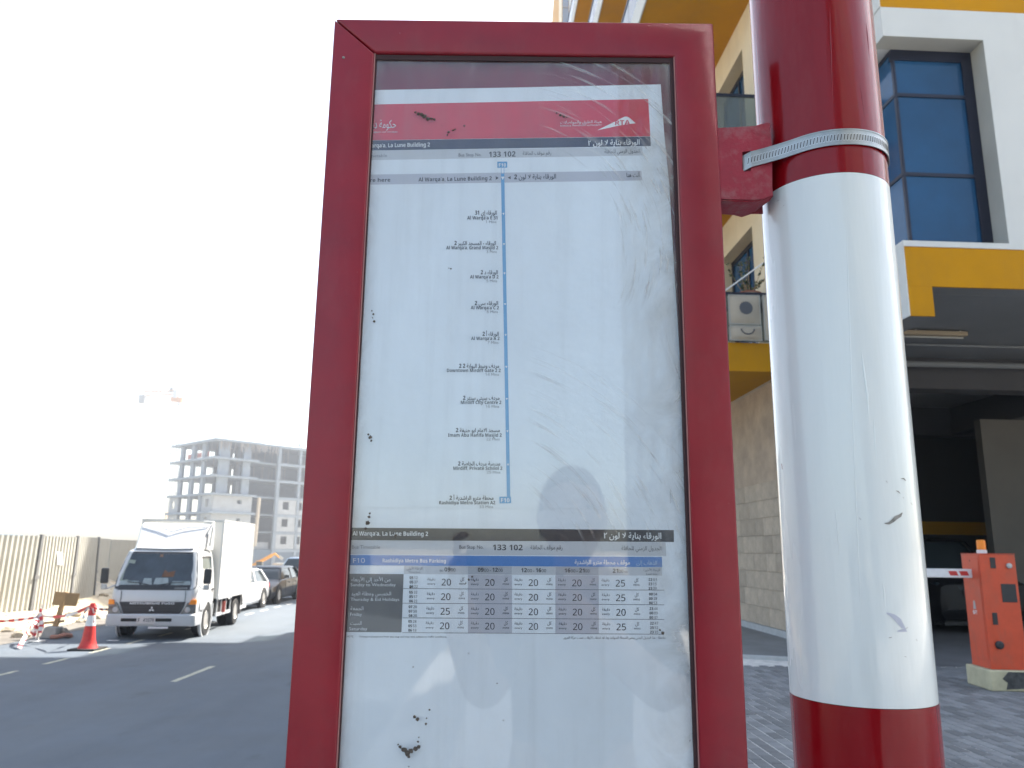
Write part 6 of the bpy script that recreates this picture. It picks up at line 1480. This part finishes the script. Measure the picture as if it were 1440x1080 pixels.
hr = bmesh.new(); bmesh.ops.create_icosphere(hr, subdivisions=4, radius=1)
for v in hr.verts:
    x, y, z = v.co; v.co = (x*.084, y*.104 - .012, z*.122 + .012)
bmesh.ops.delete(hr, geom=[v for v in hr.verts if (v.co.y > .035 and v.co.z < .065) or v.co.z < -.045 or (v.co.y > -.01 and v.co.z < .0)], context='VERTS')
me = bpy.data.meshes.new('hair'); hr.to_mesh(me); hr.free(); me.materials.append(hair_m); o = put(me, 'hair', head)
s_ = o.modifiers.new('solid', 'SOLIDIFY'); s_.thickness = .006
for p in me.polygons: p.use_smooth = True
for s_ in (-1, 1):
    MB().lathe([(.002, .0115), (.009, .006), (.0115, 0), (.009, -.006), (.002, -.0115)], 14, (s_*.031, .072, .014), 'y').build('eye', M['conewhite'], head, smooth=True)
    MB().lathe([(.005, .0113), (.002, .0125)], 12, (s_*.031, .072, .014), 'y').build('iris', M['dark'], head)
    # hand: palm with four fingers and a thumb closing on the edge of the phone
    hx = s_*.092 - .15
    Hj = [((hx, .425, 1.405), (.024, .016)), ((hx - s_*.004, .450, 1.440), (.030, .014))]; He = [(0, 1)]
    skin_mesh('hand', skin_m, Hj + [((hx - s_*.002, .468, 1.470), (.028, .011))], [(0, 1), (1, 2)], 0, ph, 2)
    for q in range(4):
        zq = 1.432 + q*.019; ln = (.9, 1.0, 1.0, .85)[q]
        skin_mesh('finger', skin_m, [((hx + s_*.002, .452, zq), .0085), ((hx + s_*.010, .482*1.0, zq + .010), .008), ((hx - s_*.004, .500, zq + .016), .0072), ((hx - s_*.020*ln, .502, zq + .018), .0062)], [(0,1),(1,2),(2,3)], 0, ph, 1)
    skin_mesh('thumb', skin_m, [((hx - s_*.004, .440, 1.425), .011), ((hx - s_*.010, .462, 1.455), .010), ((hx - s_*.020, .474, 1.478), .0085)], [(0,1),(1,2)], 0, ph, 1)
# phone just behind the viewpoint, lens beside it
pn = thing('phone', 'black phone held up level in both hands', 'phone', (0.0, -.026, 2.030))
MB().box(-.078, .078, -.0045, .0045, -.052, .024).build('body', M['blackplastic'], pn, bevel=.004); pn.rotation_euler = (R(12), 0, 0)
MB().box(-.070, .070, -.0056, -.0046, -.048, .020).build('screen', M['cardark'], pn)
ph.location = (0.15, -.54, FZ - .03)

# ---- air: one closed box of pale haze round everything
hz = MB().box(-320, 200, -150, 330, -3.4, 66).build('haze', None); tag(hz, kind='stuff')
hm = bpy.data.materials.new('haze_air'); hm.use_nodes = True; t = hm.node_tree; t.nodes.remove(t.nodes['Principled BSDF'])
pv = t.nodes.new('ShaderNodeVolumePrincipled'); pv.inputs['Color'].default_value = (0.92, 0.95, 1.0, 1); pv.inputs['Density'].default_value = 0.0021; pv.inputs['Anisotropy'].default_value = 0.55
t.links.new(pv.outputs[0], t.nodes['Material Output'].inputs['Volume']); hz.data.materials.append(hm)

for o in WT:
    if '_w' in o: del o['_w']
